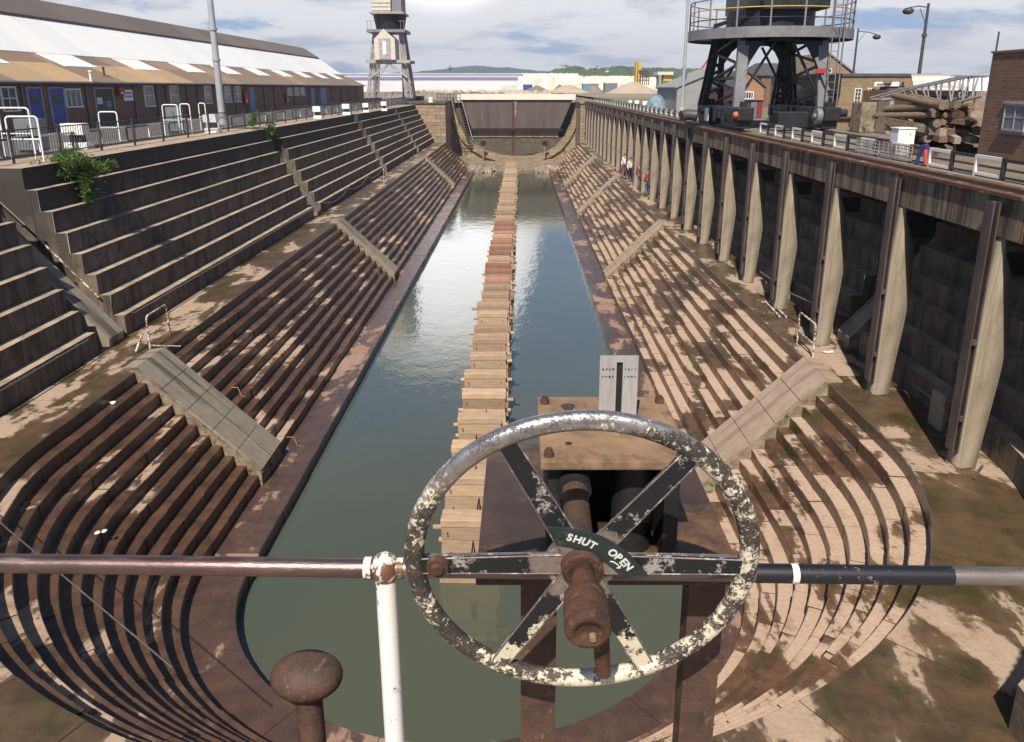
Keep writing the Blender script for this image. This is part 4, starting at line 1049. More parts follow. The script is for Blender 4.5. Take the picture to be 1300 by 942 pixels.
# ------------------------------------------------------------------ poles
def pole(px, pyb, Y, top, r0, r1, mat, label, arm=None, collars=(), zb=0., name='lamp_post'):
    b = aY(px, pyb, Y); b.z = zb
    t = thing(name, b, label, 'lamp post' if arm else 'pole')
    MB().cyl(b, (b.x, b.y, top), r0, r1, 12).build('pole', mat, t)
    for z_ in collars: MB().cyl((b.x, b.y, z_), (b.x, b.y, z_+.12), r0*1.12, n=12).build('collar', mat, t)
    MB().cyl((b.x, b.y, zb), (b.x, b.y, zb+.25), r0*1.8, r0*1.5, 12).build('base', mat, t)
    if arm:
        q = aY(arm[0], arm[1], Y)
        MB().tube([(b.x, b.y, top-.15), (b.x*.5+q.x*.5, b.y, (top-.15)*.5+(q.z+.12)*.5+.05), (q.x, b.y, q.z+.12)], r1*.5, 6).build('arm', mat, t)
        MB().tube([(b.x, b.y, top-.8), (b.x*.6+q.x*.4, b.y, top-.2)], r1*.3, 5).build('arm_brace', mat, t)
        MB().sphere((q.x, b.y, q.z), .22, 10, 6, (1, 1, .6)).build('lantern', mat, t)
    return t
P = aZ(283, 158, 0)
pole(283, 158, P.y, 8.5, .20, .155, 'pole_grey', 'tall tapering pale grey lighting pole on the left quay', collars=(3.4, 5.0), name='lighting_pole')
pole(868, 100, 62, 14, .13, .07, 'pole_grey', 'tall thin whitish mast left of the black crane', zb=.36, name='mast')
yy = 34.0; q = aY(1180, 4, yy); pole(1165, 107, yy, q.z, .085, .05, 'lamp_iron', 'dark leaning-looking street lamp above the long low brick building', arm=(1153, 14), collars=(3.9,), zb=.36)
yy = 46.0; q = aY(1094, 36, yy); pole(1083, 95, yy, q.z, .075, .045, 'lamp_iron', 'thinner dark street lamp just right of the black crane', arm=(1113, 47), zb=.36)
yy = 30.0; q = aY(1267, 40, yy); pole(1262, 80, yy, q.z, .04, .03, 'lamp_iron', 'thin pole rising behind the right brick hut', zb=.36, name='mast')
# ------------------------------------------------------------------ pale portal crane on the left
YCR = 107.0
t = thing('portal_crane', (-17.2, YCR, 0), 'pale grey portal crane with a gabled cabin, standing at the end of the left quay', 'crane')
def cz(px, py, Y=YCR): return aY(px, py, Y)
legs = [((469, 128), (475, 40)), ((519, 128), (508, 40))]
for (b_, t_) in legs:
    for dy in (0, 4.5):
        a = cz(*b_); a.z = 0.1; c_ = cz(*t_); a = Vector((a.x, YCR+dy, a.z)); c_ = Vector((c_.x, YCR+.8+dy*.55, c_.z))
        lg = MB()
        w = .36
        for ox in (-w, w):
            lg.beam(a+Vector((ox, 0, 0)), c_+Vector((ox*.6, 0, 0)), .16, .16)
        for i in range(9):
            p, q = a.lerp(c_, i/9), a.lerp(c_, (i+1)/9); s_ = 1 if i % 2 else -1; wi = w*(1-.4*i/9)
            lg.beam(p+Vector((-wi*s_, 0, 0)), q+Vector((wi*s_, 0, 0)), .08, .08)
        lg.beam(a+Vector((-.05, .1, 0)), c_+Vector((0, .1, 0)), .5, .05)
        lg.build('leg', 'crane_pale', t)
        MB().bbox(a.x-.8, a.x+.8, a.y-.45, a.y+.45, .02, .75, .05).build('bogie', 'crane_black', t)
zg = cz(490, 78).z; xl, xr = cz(465, 78).x, cz(521, 78).x
MB().box(xl, xr, YCR-.25, YCR+.1, zg-.18, zg+.18).box(xl, xr, YCR+4.2, YCR+4.5, zg-.18, zg+.18).build('girder', 'crane_pale', t)
br = MB(); m_ = cz(494, 80)
for (x_, y_) in ((471, 98), (517, 98)): br.beam(cz(x_, y_), Vector((m_.x, YCR, zg-.2)), .22, .22)
for (x_, y_) in ((482, 97), (506, 97)): br.beam(cz(x_, y_), Vector((m_.x, YCR, zg-.2)), .1, .1)
br.build('brace', 'crane_pale', t)
# gabled cabin
x0, x1 = cz(477, 76).x, cz(503, 76).x; zt = cz(490, 50).z; zp = cz(490, 37).z; z0 = zg+.19
MB().prism([(x0, z0), (x1, z0), (x1, zt), ((x0+cz(494, 0).x)/2+.2, zp), (x0, zt)], YCR-.6, YCR+3, lambda a, b, e: (a, e, b)).build('cabin', 'cream_boards', t)
MB().box(cz(479, 0).x, cz(494, 0).x, YCR-.66, YCR-.601, z0+.1, cz(0, 49).z).build('cabin_front', 'crane_pale', t)
MB().box(cz(484, 0).x, cz(488.5, 0).x, YCR-.70, YCR-.661, z0+.6, cz(0, 53).z).build('cabin_window', 'white_paint', t)
za = cz(0, 39).z; cxm = cz(491, 0).x
MB().box(cz(464, 0).x, cz(513, 0).x, YCR-.5, YCR+5, za-.2, za+.15).build('top_platform', 'crane_grey', t)
rl = MB()
for (x_, zt_) in [(cz(p_, 0).x, za+1.1) for p_ in (466, 470, 508, 512)]: rl.cyl((x_, YCR-.45, za+.15), (x_, YCR-.45, zt_), .03, n=5)
rl.cyl((cz(464, 0).x, YCR-.45, za+1.1), (cz(474, 0).x, YCR-.45, za+1.1), .03, n=5).cyl((cz(505, 0).x, YCR-.45, za+1.1), (cz(513, 0).x, YCR-.45, za+1.1), .03, n=5)
rl.build('guard_rail', 'crane_grey', t)
MB().cyl((cxm, YCR+2, za+.15), (cxm, YCR+2, cz(0, 18).z), 1.75, 2.1, 20).build('slewing_ring', 'crane_black', t)
zc0, zc1 = cz(0, 15).z, 15.4
MB().box(cz(472, 0).x, cz(496, 0).x, YCR-.3, YCR+4.3, zc0, zc1).build('machine_house', 'cream_boards', t)
sl = MB()
for i in range(11):
    z_ = zc0+.1+(zc1-zc0-.2)*i/10; sl.box(cz(472, 0).x-.03, cz(496, 0).x+.02, YCR-.34, YCR-.301, z_, z_+.06)
sl.build('boarding', 'crane_grey', t)
MB().box(cz(497, 0).x, cz(509, 0).x, YCR, YCR+4, zc0, zc1).build('side_house', 'crane_grey', t)
MB().box(cz(471, 0).x-.2, cz(510, 0).x+.2, YCR-.6, YCR+4.6, zc0-.25, zc0-.01).build('house_deck', 'crane_pale', t)
MB().cyl((cz(497.5, 0).x, YCR+7, .0), (cz(497.5, 0).x, YCR+7, 5), .16, .12, 10).build('cable_mast', 'crane_pale', t)
# dark barrier block and people-height posts near left far end
mb = MB()
for i in range(5):
    p0_ = aZ(523+i*3.2, 131, 0); mb.box(p0_.x, p0_.x+.1, p0_.y, p0_.y+.1, 0, .95)
a = aZ(522, 131, 0); mb.box(a.x, a.x+1.7, a.y+.1, a.y+.6, .1, .9)
tag(mb.build('dark_barrier', 'crane_black'), 'black slatted barrier at the far left corner of the dock', 'barrier')
t = thing('white_bollard', aZ(547, 130, .35), 'white banded bollard on the far left pier', 'bollard'); p = aZ(547, 130, .35)
MB().cyl(p, p+Vector((0, 0, .35)), .3, .28, 12).build('post', 'white_paint', t); MB().sphere(p+Vector((0, 0, .42)), .3, 12, 6, (1, 1, .6)).build('cap', 'white_paint', t); MB().cyl(p+Vector((0, 0, .36)), p+Vector((0, 0, .40)), .29, n=12).build('band', 'black_paint', t)
t = thing('pier_guardrail', (-12.5, 105, .35), 'cluttered dark guard rail on top of the far left pier', 'railing'); p = aZ(553, 129, .35)
for i in range(8): MB().cyl((p.x+.4*i, 106+.2*(i % 2), .35), (p.x+.4*i, 106+.2*(i % 2), 1.25), .035, n=5).build('post', 'lamp_iron', t)
MB().cyl((p.x, 106, 1.2), (p.x+2.9, 106, 1.2), .04, n=5).cyl((p.x, 106, .8), (p.x+2.9, 106, .8), .04, n=5).build('rail', 'lamp_iron', t)
# ------------------------------------------------------------------ black crane on the right quay
Z0 = .43
cx_, cy_ = 10.25, 35.6
t = thing('quay_crane', (cx_, cy_, .36), 'black quayside crane with a round railed platform, standing on the right quay edge', 'crane')
zd = aY(980, 42, 32.4).z
lx = (8.55, 11.85); ly = (33.1, 38.0)
for i, x_ in enumerate(lx):
    for j, y_ in enumerate(ly):
        m_ = 'crane_grey' if (j == 0) else 'crane_black'
        a = Vector((x_, y_, 1.25)); b = Vector((x_+(.12 if i == 0 else -.12), y_+(.35 if j == 0 else -.3), zd))
        lg = MB()
        if j == 0:
            lg.beam(a, b, .40, .10, up=(0, 1, 0)).beam(a+Vector((-.16, .12, 0)), b+Vector((-.16, .12, 0)), .05, .3, up=(0, 1, 0))
        else:
            for (ox, oy) in ((-.3, -.2), (.3, -.2), (-.3, .25), (.3, .25)): lg.beam(a+Vector((ox*1.5, oy*1.3, 0)), b+Vector((ox*.5, oy*.8, 0)), .10, .10)
            for q_ in range(7):
                p, r_ = a.lerp(b, q_/7), a.lerp(b, (q_+1)/7); s_ = 1 if q_ % 2 else -1; w_ = .45-.3*q_/7
                lg.beam(p+Vector((-w_*s_, -.22, 0)), r_+Vector((w_*s_, -.22, 0)), .07, .07); lg.beam(p+Vector((-w_*s_, .25, 0)), r_+Vector((w_*s_, .25, 0)), .07, .07)
            lg.beam(a+Vector((-.35 if i == 0 else .1, 0, 0)), b+Vector((-.1, 0, 0)), .42, .06, up=(0, 1, 0))
        lg.build('leg', m_, t)
        # curved knee gusset
    # side truss between near and far leg
    s2 = MB(); N = 5
    for q_ in range(N):
        za_, zb_ = 1.3+(zd-1.3)*q_/N, 1.3+(zd-1.3)*(q_+1)/N
        y0_, y1_ = (ly[0]+.5, ly[1]-.4) if q_ % 2 else (ly[1]-.4, ly[0]+.5)
        s2.beam((x_, y0_, za_), (x_, y1_, zb_), .09, .09)
        if q_ in (2,): s2.beam((x_, ly[0]+.2, za_), (x_, ly[1]-.2, za_), .12, .12)
    s2.build('side_bracing', 'crane_black', t)
    bg = MB(); xw_ = .31
    bg.bbox(x_-xw_, x_+xw_, 31.9, 39.3, .78, 1.28, .04)
    bg.bbox(x_-xw_*.9, x_+xw_*.9, 32.1, 34.6, .48, .78, .03).bbox(x_-xw_*.9, x_+xw_*.9, 36.9, 39.1, .48, .78, .03)
    for q_ in range(9):
        yq = 32.3+q_*.8; sz = random.uniform(.08, .2); bg.box(x_-xw_-sz*.6, x_-xw_-.002, yq, yq+sz*2, .62+random.uniform(0, .3), .98+random.uniform(0, .25)); bg.box(x_-.15, x_+.15, yq, yq+sz, 1.281, 1.33+random.uniform(0, .2))
    bg.build('bogie', 'crane_black', t)
    for y_ in (32.6, 34.0, 37.3, 38.7):
        MB().cyl((x_-.14, y_, .67), (x_+.14, y_, .67), .24, n=18).build('wheel', 'rust_dark', t)
    MB().box(x_-xw_-.16, x_-xw_-.14, 36.2, 36.9, .62, 1.15).build('data_plate', 'white_paint', t) if i == 0 else None
def arch(y_, mat):
    mb = MB(); x0, x1 = lx[0]+.15, lx[1]-.15; zs_ = zd-.02
    for (xa, sg__) in ((x0, 1), (x1, -1)):
        pts = [(0, -1.55), (.25, -.95), (.55, -.45), (.95, -.12), (1.35, -.02)]
        poly = [(0, 0)]+[(a_, b_) for a_, b_ in pts]+[(1.35, 0)]
        mb.prism([(xa+sg__*a_, zs_+b_) for a_, b_ in poly], y_, y_+.1, lambda a_, b_, e: (a_, e, b_))
        mb.beam((xa+sg__*0, y_+.0, zs_-2.2), (xa+sg__*1.15, y_+.0, zs_-.25), .09, .09)
    mb.box(x0-.2, x1+.2, y_, y_+.12, zd-.22, zd+.05)
    return mb.build('portal_arch', mat, t)
arch(33.35, 'crane_black'); arch(37.6, 'crane_black')
cg = MB(); cg.beam((lx[1]-.45, 33.1, 3.1), (lx[1]+.15, 33.1, 1.9), .13, .13); cg.build('cross_brace', 'crane_grey', t)
# ring platform
RC = 3.28; n = 48; pc = Vector((cx_-.02, 35.6, 0))
def ringmb(ri, ro, z0, z1):
    mb = MB(); vs = []
    for r_, z_ in ((ri, z0), (ro, z0), (ro, z1), (ri, z1)):
        for i in range(n): vs.append((pc.x+r_*math.cos(2*PI*i/n), pc.y+r_*math.sin(2*PI*i/n), z_))
    fs = []
    for k_ in range(4):
        for i in range(n): fs.append((k_*n+i, k_*n+(i+1) % n, ((k_+1) % 4)*n+(i+1) % n, ((k_+1) % 4)*n+i))
    return mb.add(vs, fs)
ringmb(1.2, RC-.03, zd-.02, zd+.10).build('platform_deck', 'crane_black', t)
ringmb(RC-.03, RC, zd-.13, zd+.26).build('platform_fascia', 'crane_grey', t)
rp = MB()
for i in range(16):
    a = 2*PI*(i+.3)/16; p = Vector((pc.x+(RC-.06)*math.cos(a), pc.y+(RC-.06)*math.sin(a), 0)); MB().box(p.x-.03, p.x+.03, p.y-.03, p.y+.03, zd+.1, zd+1.35).build('guard_post', 'crane_grey', t)
for z_, m_ in ((zd+.58, 'crane_black'), (zd+.95, 'yellow_paint'), (zd+1.32, 'crane_grey')):
    MB().tube([(pc.x+(RC-.06)*math.cos(2*PI*i/n), pc.y+(RC-.06)*math.sin(2*PI*i/n), z_) for i in range(n+1)], .022, 6).build('guard_rail', m_, t)
MB().cyl((pc.x, pc.y, zd+.1), (pc.x, pc.y, zd+1.0), 1.75, 1.75, 32).build('pivot_drum', 'crane_black', t)
mh = MB().bbox(pc.x-1.35, pc.x+1.85, pc.y-1.6, pc.y+2.2, zd+1.0, zd+3.6, .05); mh.build('machine_house', 'crane_black', t)
MB().box(pc.x-.9, pc.x+.9, pc.y-2.1, pc.y-1.61, zd+.95, zd+1.25).build('gear_housing', 'crane_black', t)
MB().beam((pc.x-.6, pc.y-1, zd+1.0), (pc.x-2.6, pc.y-1.5, zd+.35), .14, .14).build('strut', 'crane_black', t)
# ladder
xl_ = aY(1052, 60, 32.9).x; xr_ = aY(1068, 60, 32.9).x
ld = MB()
for x_ in (xl_+.02, xl_+.30): ld.cyl((x_, 32.7, .6), (x_+.02, 32.7, zd+3.2), .022, n=6)
z_ = .8
while z_ < zd+3: ld.cyl((xl_+.02, 32.7, z_), (xl_+.32, 32.7, z_), .014, n=5); z_ += .28
ld.build('ladder', 'crane_grey', t)
MB().cyl((xr_, 32.75, .6), (xr_, 32.75, zd+2.4), .03, n=6).build('conduit', 'crane_grey', t)
MB().cyl((11.3, 32.2, .95), (11.5, 32.2, .95), .3, n=16).cyl((11.2, 32.2, .95), (11.3, 32.2, .95), .1, n=8).build('cable_reel', 'crane_grey', t)
MB().bbox(10.0, 11.2, 32.6, 33.4, .5, 1.1, .04).build('counter_box', 'crane_black', t)
MB().box(aY(1036, 90, 33).x, aY(1048, 90, 33).x, 32.98, 33.01, aY(0, 93, 33).z, aY(0, 87, 33).z).build('warning_plate', 'red_paint', t)
MB().sphere((8.2, 32.0, 1.0), .13, 10, 6).build('work_lamp', 'orange_paint', t)
# blue drum, tarpaulin
p = aZ(1064, 161, .36)
dr = thing('blue_drum', (p.x, p.y+.2, .36), 'dark blue drum lying on a rusty trestle right of the black crane', 'drum')
MB().cyl((aY(1056, 150, p.y).x, p.y, .95), (aY(1074, 150, p.y).x, p.y, .95), .16, n=16).build('body', 'navy_cloth', dr)
MB().box(aY(1050, 150, p.y).x, aY(1082, 150, p.y).x, p.y-.15, p.y+.2, .70, .79).box(aY(1052, 150, p.y).x, aY(1054, 150, p.y).x, p.y-.1, p.y+.1, .37, .70).box(aY(1078, 150, p.y).x, aY(1080, 150, p.y).x, p.y-.1, p.y+.1, .37, .70).build('trestle', 'rust_dark', dr)
# ------------------------------------------------------------------ right-hand buildings
def bld(name, px0, px1, pyt, Y, depth, mat, label, roof=None, rmat='slate', ridge=None, zb=.36, parapet=False):
    a = aY(px0, 110, Y); b = aY(px1, 110, Y); zt = aY(px0, pyt, Y).z
    t = thing(name, (a.x, Y, zb), label, 'building')
    if roof == 'gable':
        zr = aY(px0, ridge[1], Y).z; xr = aY(ridge[0], 110, Y).x
        MB().prism([(a.x, zb), (b.x, zb), (b.x, zt), (xr, zr), (a.x, zt)], Y, Y+depth, lambda x, z, e: (x, e, z)).build('wall', mat, t)
        for (xa, za, xb_, zb_) in ((a.x-.15, zt-.08, xr, zr), (b.x+.15, zt-.08, xr, zr)):
            MB().add([(xa, Y-.12, za+.02), (xa, Y+depth+.1, za+.02), (xb_, Y+depth+.1, zb_+.03), (xb_, Y-.12, zb_+.03), (xa, Y-.12, za+.12), (xa, Y+depth+.1, za+.12), (xb_, Y+depth+.1, zb_+.13), (xb_, Y-.12, zb_+.13)],
                     [(0, 1, 2, 3), (4, 5, 6, 7), (0, 3, 7, 4), (1, 2, 6, 5), (0, 1, 5, 4), (3, 2, 6, 7)]).build('roof', rmat, t)
    else:
        MB().box(a.x, b.x, Y, Y+depth, zb, zt).build('wall', mat, t)
        if roof == 'flat': MB().box(a.x-.06, b.x+.06, Y-.06, Y+depth+.06, zt+.002, zt+.12).build('coping', rmat, t)
        if roof == 'lean':
            zr = aY(px0, ridge[1], Y).z
            MB().add([(a.x-.2, Y-.2, zt), (b.x+.2, Y-.2, zt), (b.x-.3, Y+depth*.5, zr), (a.x+.8, Y+depth*.5, zr), (b.x+.2, Y+depth, zt), (a.x-.2, Y+depth, zt)], [(0, 1, 2, 3), (0, 3, 5), (1, 4, 2), (3, 2, 4, 5)]).build('roof', rmat, t)
    return t
def fwin(t, px0, px1, py0, py1, Y, bars=(2, 2), mat='white_paint', gl='glass_dark'):
    a = aY(px0, py1, Y); b = aY(px1, py0, Y); w = max(.035, (b.x-a.x)*.07); f = MB(); y0, y1 = Y-.05, Y-.002
    f.box(a.x, b.x, y0, y1, a.z, a.z+w).box(a.x, b.x, y0, y1, b.z-w, b.z).box(a.x, a.x+w, y0, y1, a.z+w, b.z-w).box(b.x-w, b.x, y0, y1, a.z+w, b.z-w)
    for i in range(bars[0]): c_ = a.x+(b.x-a.x)*(i+1)/(bars[0]+1); f.box(c_-w*.3, c_+w*.3, y0+.01, y1, a.z+w, b.z-w)
    for i in range(bars[1]): c_ = a.z+(b.z-a.z)*(i+1)/(bars[1]+1); f.box(a.x+w, b.x-w, y0+.012, y1-.002, c_-w*.3, c_+w*.3)
    fo = f.build('window', mat, t); MB().box(a.x+w, b.x-w, Y-.03, Y-.001, a.z+w, b.z-w).build('pane', gl, fo)
t = bld('grey_shed', 860, 906, 111, 62, 9, 'grey_sheet', 'low grey-walled shed with brick gable seen left of the crane legs', 'gable', 'grey_sheet', (915, 88))
fwin(t, 893, 903, 109, 128, 62, (0, 0), gl='pale_sheet')
t = bld('brick_store', 938, 970, 111, 52, 8, 'brick_orange', 'small orange brick gabled store framed by the crane legs', 'gable', 'slate', (948, 92))
fwin(t, 940, 957, 116, 126, 52, (4, 0))
t = bld('dark_house', 966, 1010, 96, 72, 10, 'brick_brown', 'dark slate-roofed house behind the small orange brick store', 'lean', 'slate', (985, 78))
fwin(t, 987, 992, 100, 109, 72, (0, 1))
t = bld('gabled_house', 1040, 1086, 97, 56, 8, 'brick_yellow', 'yellow brick gable rising behind the long low brick building', 'gable', 'brick_yellow', (1048, 69))
fwin(t, 1051, 1056, 87, 93, 56, (0, 0))
YB = 36.5
t = bld('low_brick_building', 1048, 1190, 97, YB, 8, 'brick_yellow', 'long low flat-roofed yellow brick building with two white windows', 'flat', 'slate')
fwin(t, 1083, 1094, 112, 132, YB, (1, 3)); fwin(t, 1100, 1110, 112, 127, YB, (1, 2))
a = aY(1118, 145, YB); b = aY(1160, 107, YB)
MB().box(a.x, b.x, YB-.25, YB-.003, .37, aY(0, 110, YB).z).build('porch_wall', 'brick_red', t)
MB().box(aY(1124, 0, YB).x, aY(1146, 0, YB).x, YB-.29, YB-.252, .37, aY(0, 114, YB).z).build('doorway', 'dark_door', t)
MB().box(aY(1119, 0, YB).x, aY(1151, 0, YB).x, YB-.33, YB-.26, aY(0, 109.5, YB).z, aY(0, 104, YB).z).build('fascia_sign', 'white_paint', t)
MB().box(aY(1122, 0, YB).x, aY(1140, 0, YB).x, YB-.345, YB-.331, aY(0, 108.3, YB).z, aY(0, 106, YB).z).build('sign_lettering', 'cabinet_grey', t)
for x_, z0_, h_ in ((1074.5, 121, 3),): MB().box(aY(x_-2, 0, YB).x, aY(x_+2, 0, YB).x, YB-.2, YB-.003, aY(0, 125, YB).z, aY(0, 119, YB).z).build('wall_lamp', 'dark_steel', t)
# stone gatepost blocks
for j, (x0, x1, y0, y1, Y, m_, lab) in enumerate([(1092, 1114, 130, 158, 31.5, 'rubble', 'squat rough masonry block in front of the low brick building'), (1126, 1136, 126, 160, 30.5, 'pile_timber_pale', 'upright pale block left of the timber pile')]):
    a = aY(x0, y1, Y); b = aY(x1, y0, Y); tag(MB().bbox(a.x, b.x, Y, Y+1.0, .365, b.z, .04).build('masonry_block', m_), lab, 'stone block', 'masonry blocks on the right quay')
# canopy roof building
Yc = 31
t = thing('canopy_shed', aZ(1220, 150, .36), 'open shed with striped white roof behind the lattice boom', 'building')
P4 = [aY(1160, 111, Yc), aY(1228, 112, Yc), aY(1256, 92, Yc), aY(1205, 92, Yc)]
mb = MB(); v0 = P4[0]; v1 = P4[1]; back = Vector((0, 6, 0))
mb.add([P4[0], P4[1], P4[2]+back*.5, P4[3]+back*.5]+[p_-Vector((0, 0, .08)) for p_ in (P4[0], P4[1], P4[2]+back*.5, P4[3]+back*.5)], [(0, 1, 2, 3), (7, 6, 5, 4), (0, 1, 5, 4), (1, 2, 6, 5), (2, 3, 7, 6), (3, 0, 4, 7)])
mb.build('roof', 'canopy_roof', t)
MB().add([P4[1]+Vector((0, .02, -.1)), P4[2]+Vector((0, 3, -.1)), aY(1262, 98, Yc+4)+Vector((0, 0, 0)), Vector((P4[1].x+1.6, Yc+1.5, P4[1].z-.1))], [(0, 1, 2, 3)]).build('roof_edge', 'white_paint', t)
MB().box(P4[0].x+.2, P4[1].x+.9, Yc+.5, Yc+5, .37, P4[0].z-.12).build('wall', 'brick_yellow', t)
MB().box(P4[0].x+.4, P4[0].x+1.5, Yc+.47, Yc+.498, .37, P4[0].z-.3).build('opening', 'dark_door', t)
# lattice boom lying on timbers
t = thing('lattice_boom', aY(1180, 150, 24.5), 'grey steel lattice boom lying across the timber pile', 'crane boom')
A0, A1 = aY(1117, 125, 26), aY(1250, 96, 24); B0, B1 = aY(1180, 134, 26), aY(1246, 120, 24)
TT = [aY(1117, 124, 26.4), aY(1160, 112, 25.8), aY(1195, 105, 25.2), aY(1232, 97, 24.6), aY(1252, 97, 24.2)]
BB = [aY(1119, 127, 26.2), aY(1166, 124, 25.6), aY(1193, 133, 25.0), aY(1222, 128, 24.4), aY(1246, 122, 24.0)]
ch_ = MB(); ch_.tube(TT, .035, 6).tube(BB, .045, 6)
TT2 = [p_+Vector((0, .75, -.02)) for p_ in TT]; BB2 = [p_+Vector((0, .75, 0)) for p_ in BB]
ch_.tube(TT2, .035, 6).tube(BB2, .04, 6); ch_.build('chord', 'crane_grey', t)
lc = MB()
for q in range(16):
    f0, f1 = q/16, (q+1)/16
    def on(L, f): i = min(int(f*4), 3); return L[i].lerp(L[i+1], f*4-i)
    if q > 3:
        lc.cyl(on(TT, f0), on(BB, f1) if q % 2 else on(BB, f0), .022, n=6); lc.cyl(on(TT2, f0), on(BB2, f1) if q % 2 else on(BB2, f0), .022, n=6); lc.cyl(on(TT, f0), on(TT2, f1), .018, n=5)
lc.build('lacing', 'crane_grey', t)
# timber pile: each baulk its own
rnd = random.Random(11); nb = 0
def baulk(x0, x1, z, Y, w, h, mat, lab, skew=0):
    global nb
    a = Vector((x0, Y, z)); b = Vector((x1, Y+skew, z+rnd.uniform(-.03, .03))); nb += 1
    tag(MB().beam(a, b, w, h).build('timber_baulk', mat), lab, 'timber', 'timber baulks piled on the right quay')
X0 = aY(1133, 150, 24).x
rowname = ['bottom', 'second', 'third', 'fourth', 'fifth', 'top']
for row in range(5):
    for c_ in range(3):
        x0 = X0+rnd.uniform(-.1, .25)+c_*.25; x1 = x0+rnd.uniform(1.3, 2.1); z = .47+row*.21; Y = 23.2+c_*.75
        baulk(x0+.06*row, x1+.1, z, Y, rnd.uniform(.2, .3), rnd.uniform(.13, .19), 'pile_timber_pale' if row > 2 or (row == 2 and c_ == 0) else 'pile_timber', '%s timber in the %s layer of the left stack, %s one' % ('pale' if row > 2 or (row == 2 and c_ == 0) else 'brown', rowname[row], ['front', 'middle', 'back'][c_]), rnd.uniform(-.7, .7))
for i in range(48):     # end-on timbers at right of pile
    rw, cl_ = divmod(i, 8)
    if rw == 5 and cl_ > 5 or rw == 4 and cl_ > 6: continue
    cxp = aY(1187+cl_*8.4+rnd.uniform(-2, 2), 150, 21.8).x; z = .46+rw*.22+rnd.uniform(-.03, .03)
    a = Vector((cxp, 21.8+rnd.uniform(-.35, .35), z)); b = a+Vector((rnd.uniform(-1.0, .8), 2.2, rnd.uniform(-.2, .35))); mt = rnd.choice(['pile_timber', 'pile_timber', 'pile_timber', 'pile_timber_pale', 'rust_dark'])
    lab = 'timber end in the dark heap beside the brick hut, row %s, column %s' % (['one', 'two', 'three', 'four', 'five', 'six'][rw], ['one', 'two', 'three', 'four', 'five', 'six', 'seven', 'eight'][cl_])
    mb = MB(); mb.cyl(a, b, rnd.uniform(.075, .115), None, 9) if rnd.random() < .55 else mb.beam(a, b, rnd.uniform(.14, .22), rnd.uniform(.12, .18))
    tag(mb.build('heaped_timber', mt), lab, 'timber', 'timbers heaped beside the brick hut')
for j, (x0, x1, z) in enumerate([(1140, 1195, .42), (1110, 1180, .40)]):
    a = aY(x0, 170, 21.3+j*1.6); b = aY(x1, 170, 20.9+j*1.6); tag(MB().beam((a.x, 21.3+j*1.6, z+.05), (b.x, 20.9+j*1.6, z+.05), .2, .16).build('rusty_girder', 'rust'), 'rusty steel girder lying on the right quay, %s of two' % ['nearer', 'farther'][j], 'girder')
# white cabinet on the right
p = aZ(1150, 197, .36); a = aY(1138, 190, 20.9); b = aY(1163, 164, 20.9)
t = thing('white_cabinet', ((a.x+b.x)/2, 20.9, .36), 'white painted cabinet behind the mesh panels on the right railing', 'cabinet')
MB().bbox(a.x, b.x, 20.9, 21.35, .37, b.z, .02).build('body', 'white_paint', t); MB().bbox(a.x-.02, b.x+.02, 20.88, 21.37, b.z+.001, b.z+.035, .01).build('lid', 'white_paint', t); MB().cyl(((a.x*.3+b.x*.7), 20.9, b.z-.12), ((a.x*.3+b.x*.7), 20.885, b.z-.12), .015, n=8).build('lock', 'red_paint', t)
# draped trousers on rail
t = thing('draped_trousers', (8.9, 16.6, .36), 'red and blue trousers hanging over the right railing', 'clothing')
x_, y_ = 8.85, xw(1188, 8.85)
for dy, m_ in ((-.12, 'red_cloth'), (.14, 'blue_cloth')):
    MB().tube([(x_-.03, y_+dy*.3, .77), (x_-.07, y_+dy*.9, .68), (x_-.08, y_+dy*1.3, .52), (x_-.07, y_+dy*1.5, .40)], .04, 8).build('leg', m_, t)
MB().tube([(x_-.05, y_-.14, .75), (x_-.02, y_, .79), (x_-.05, y_+.16, .75)], .045, 8).build('waist', 'blue_cloth', t)
# brick hut at the right edge
Yh = 20.2; a = aY(1241, 190, Yh); zt = aY(1257, 68, Yh).z
t = thing('brick_hut', (a.x, Yh, .36), 'dark red brick hut with a grey window at the right edge', 'building')
XH = a.x
MB().box(XH, XH+5, 9.6, Yh, .361, zt).build('wall', 'brick_brown', t); MB().box(XH-.03, XH+5.03, 9.57, Yh+.03, zt+.002, zt+.05).build('coping', 'brick_brown', t)
ya, yb = (F*XH/(1298-CX)-S*1.2)/C, (F*XH/(1270-CX)-S*1.2)/C
def hz(px, py): d = ray(px, py); return CH+d.z*XH/d.x
z0, z1 = hz(1272, 165), hz(1280, 131.5); w = .04; f = MB(); x0, x1 = XH-.04, XH-.002
f.box(x0, x1, ya, yb, z0, z0+w).box(x0, x1, ya, yb, z1-w, z1).box(x0, x1, ya, ya+w, z0+w, z1-w).box(x0, x1, yb-w, yb, z0+w, z1-w)
my = (ya+yb)/2; mz = (z0+z1)/2; f.box(x0+.005, x1, my-.016, my+.016, z0+w, z1-w).box(x0+.01, x1-.001, ya+w, yb-w, mz-.013, mz+.013)
fo = f.build('window', 'crane_pale', t); MB().box(XH-.02, XH-.001, ya+w, yb-w, z0+w, z1-w).build('pane', 'cabinet_grey', fo)
MB().box(XH-.06, XH-.002, ya-.06, yb+.06, z1+.002, z1+.05).build('lintel', 'crane_pale', t); MB().box(XH-.08, XH-.002, ya-.08, yb+.08, z0-.07, z0-.002).build('sill', 'slate', t)
# crane tracks across the right quay
t = thing('quay_rail_track', (11.85, 50, .365), 'rusty crane rails set into the right quay surface', 'rail track')
for x_ in (10.0, 11.75, 11.9): MB().box(x_-.04, x_+.04, 9, 104, .362, .40).build('rail', 'track_steel', t)
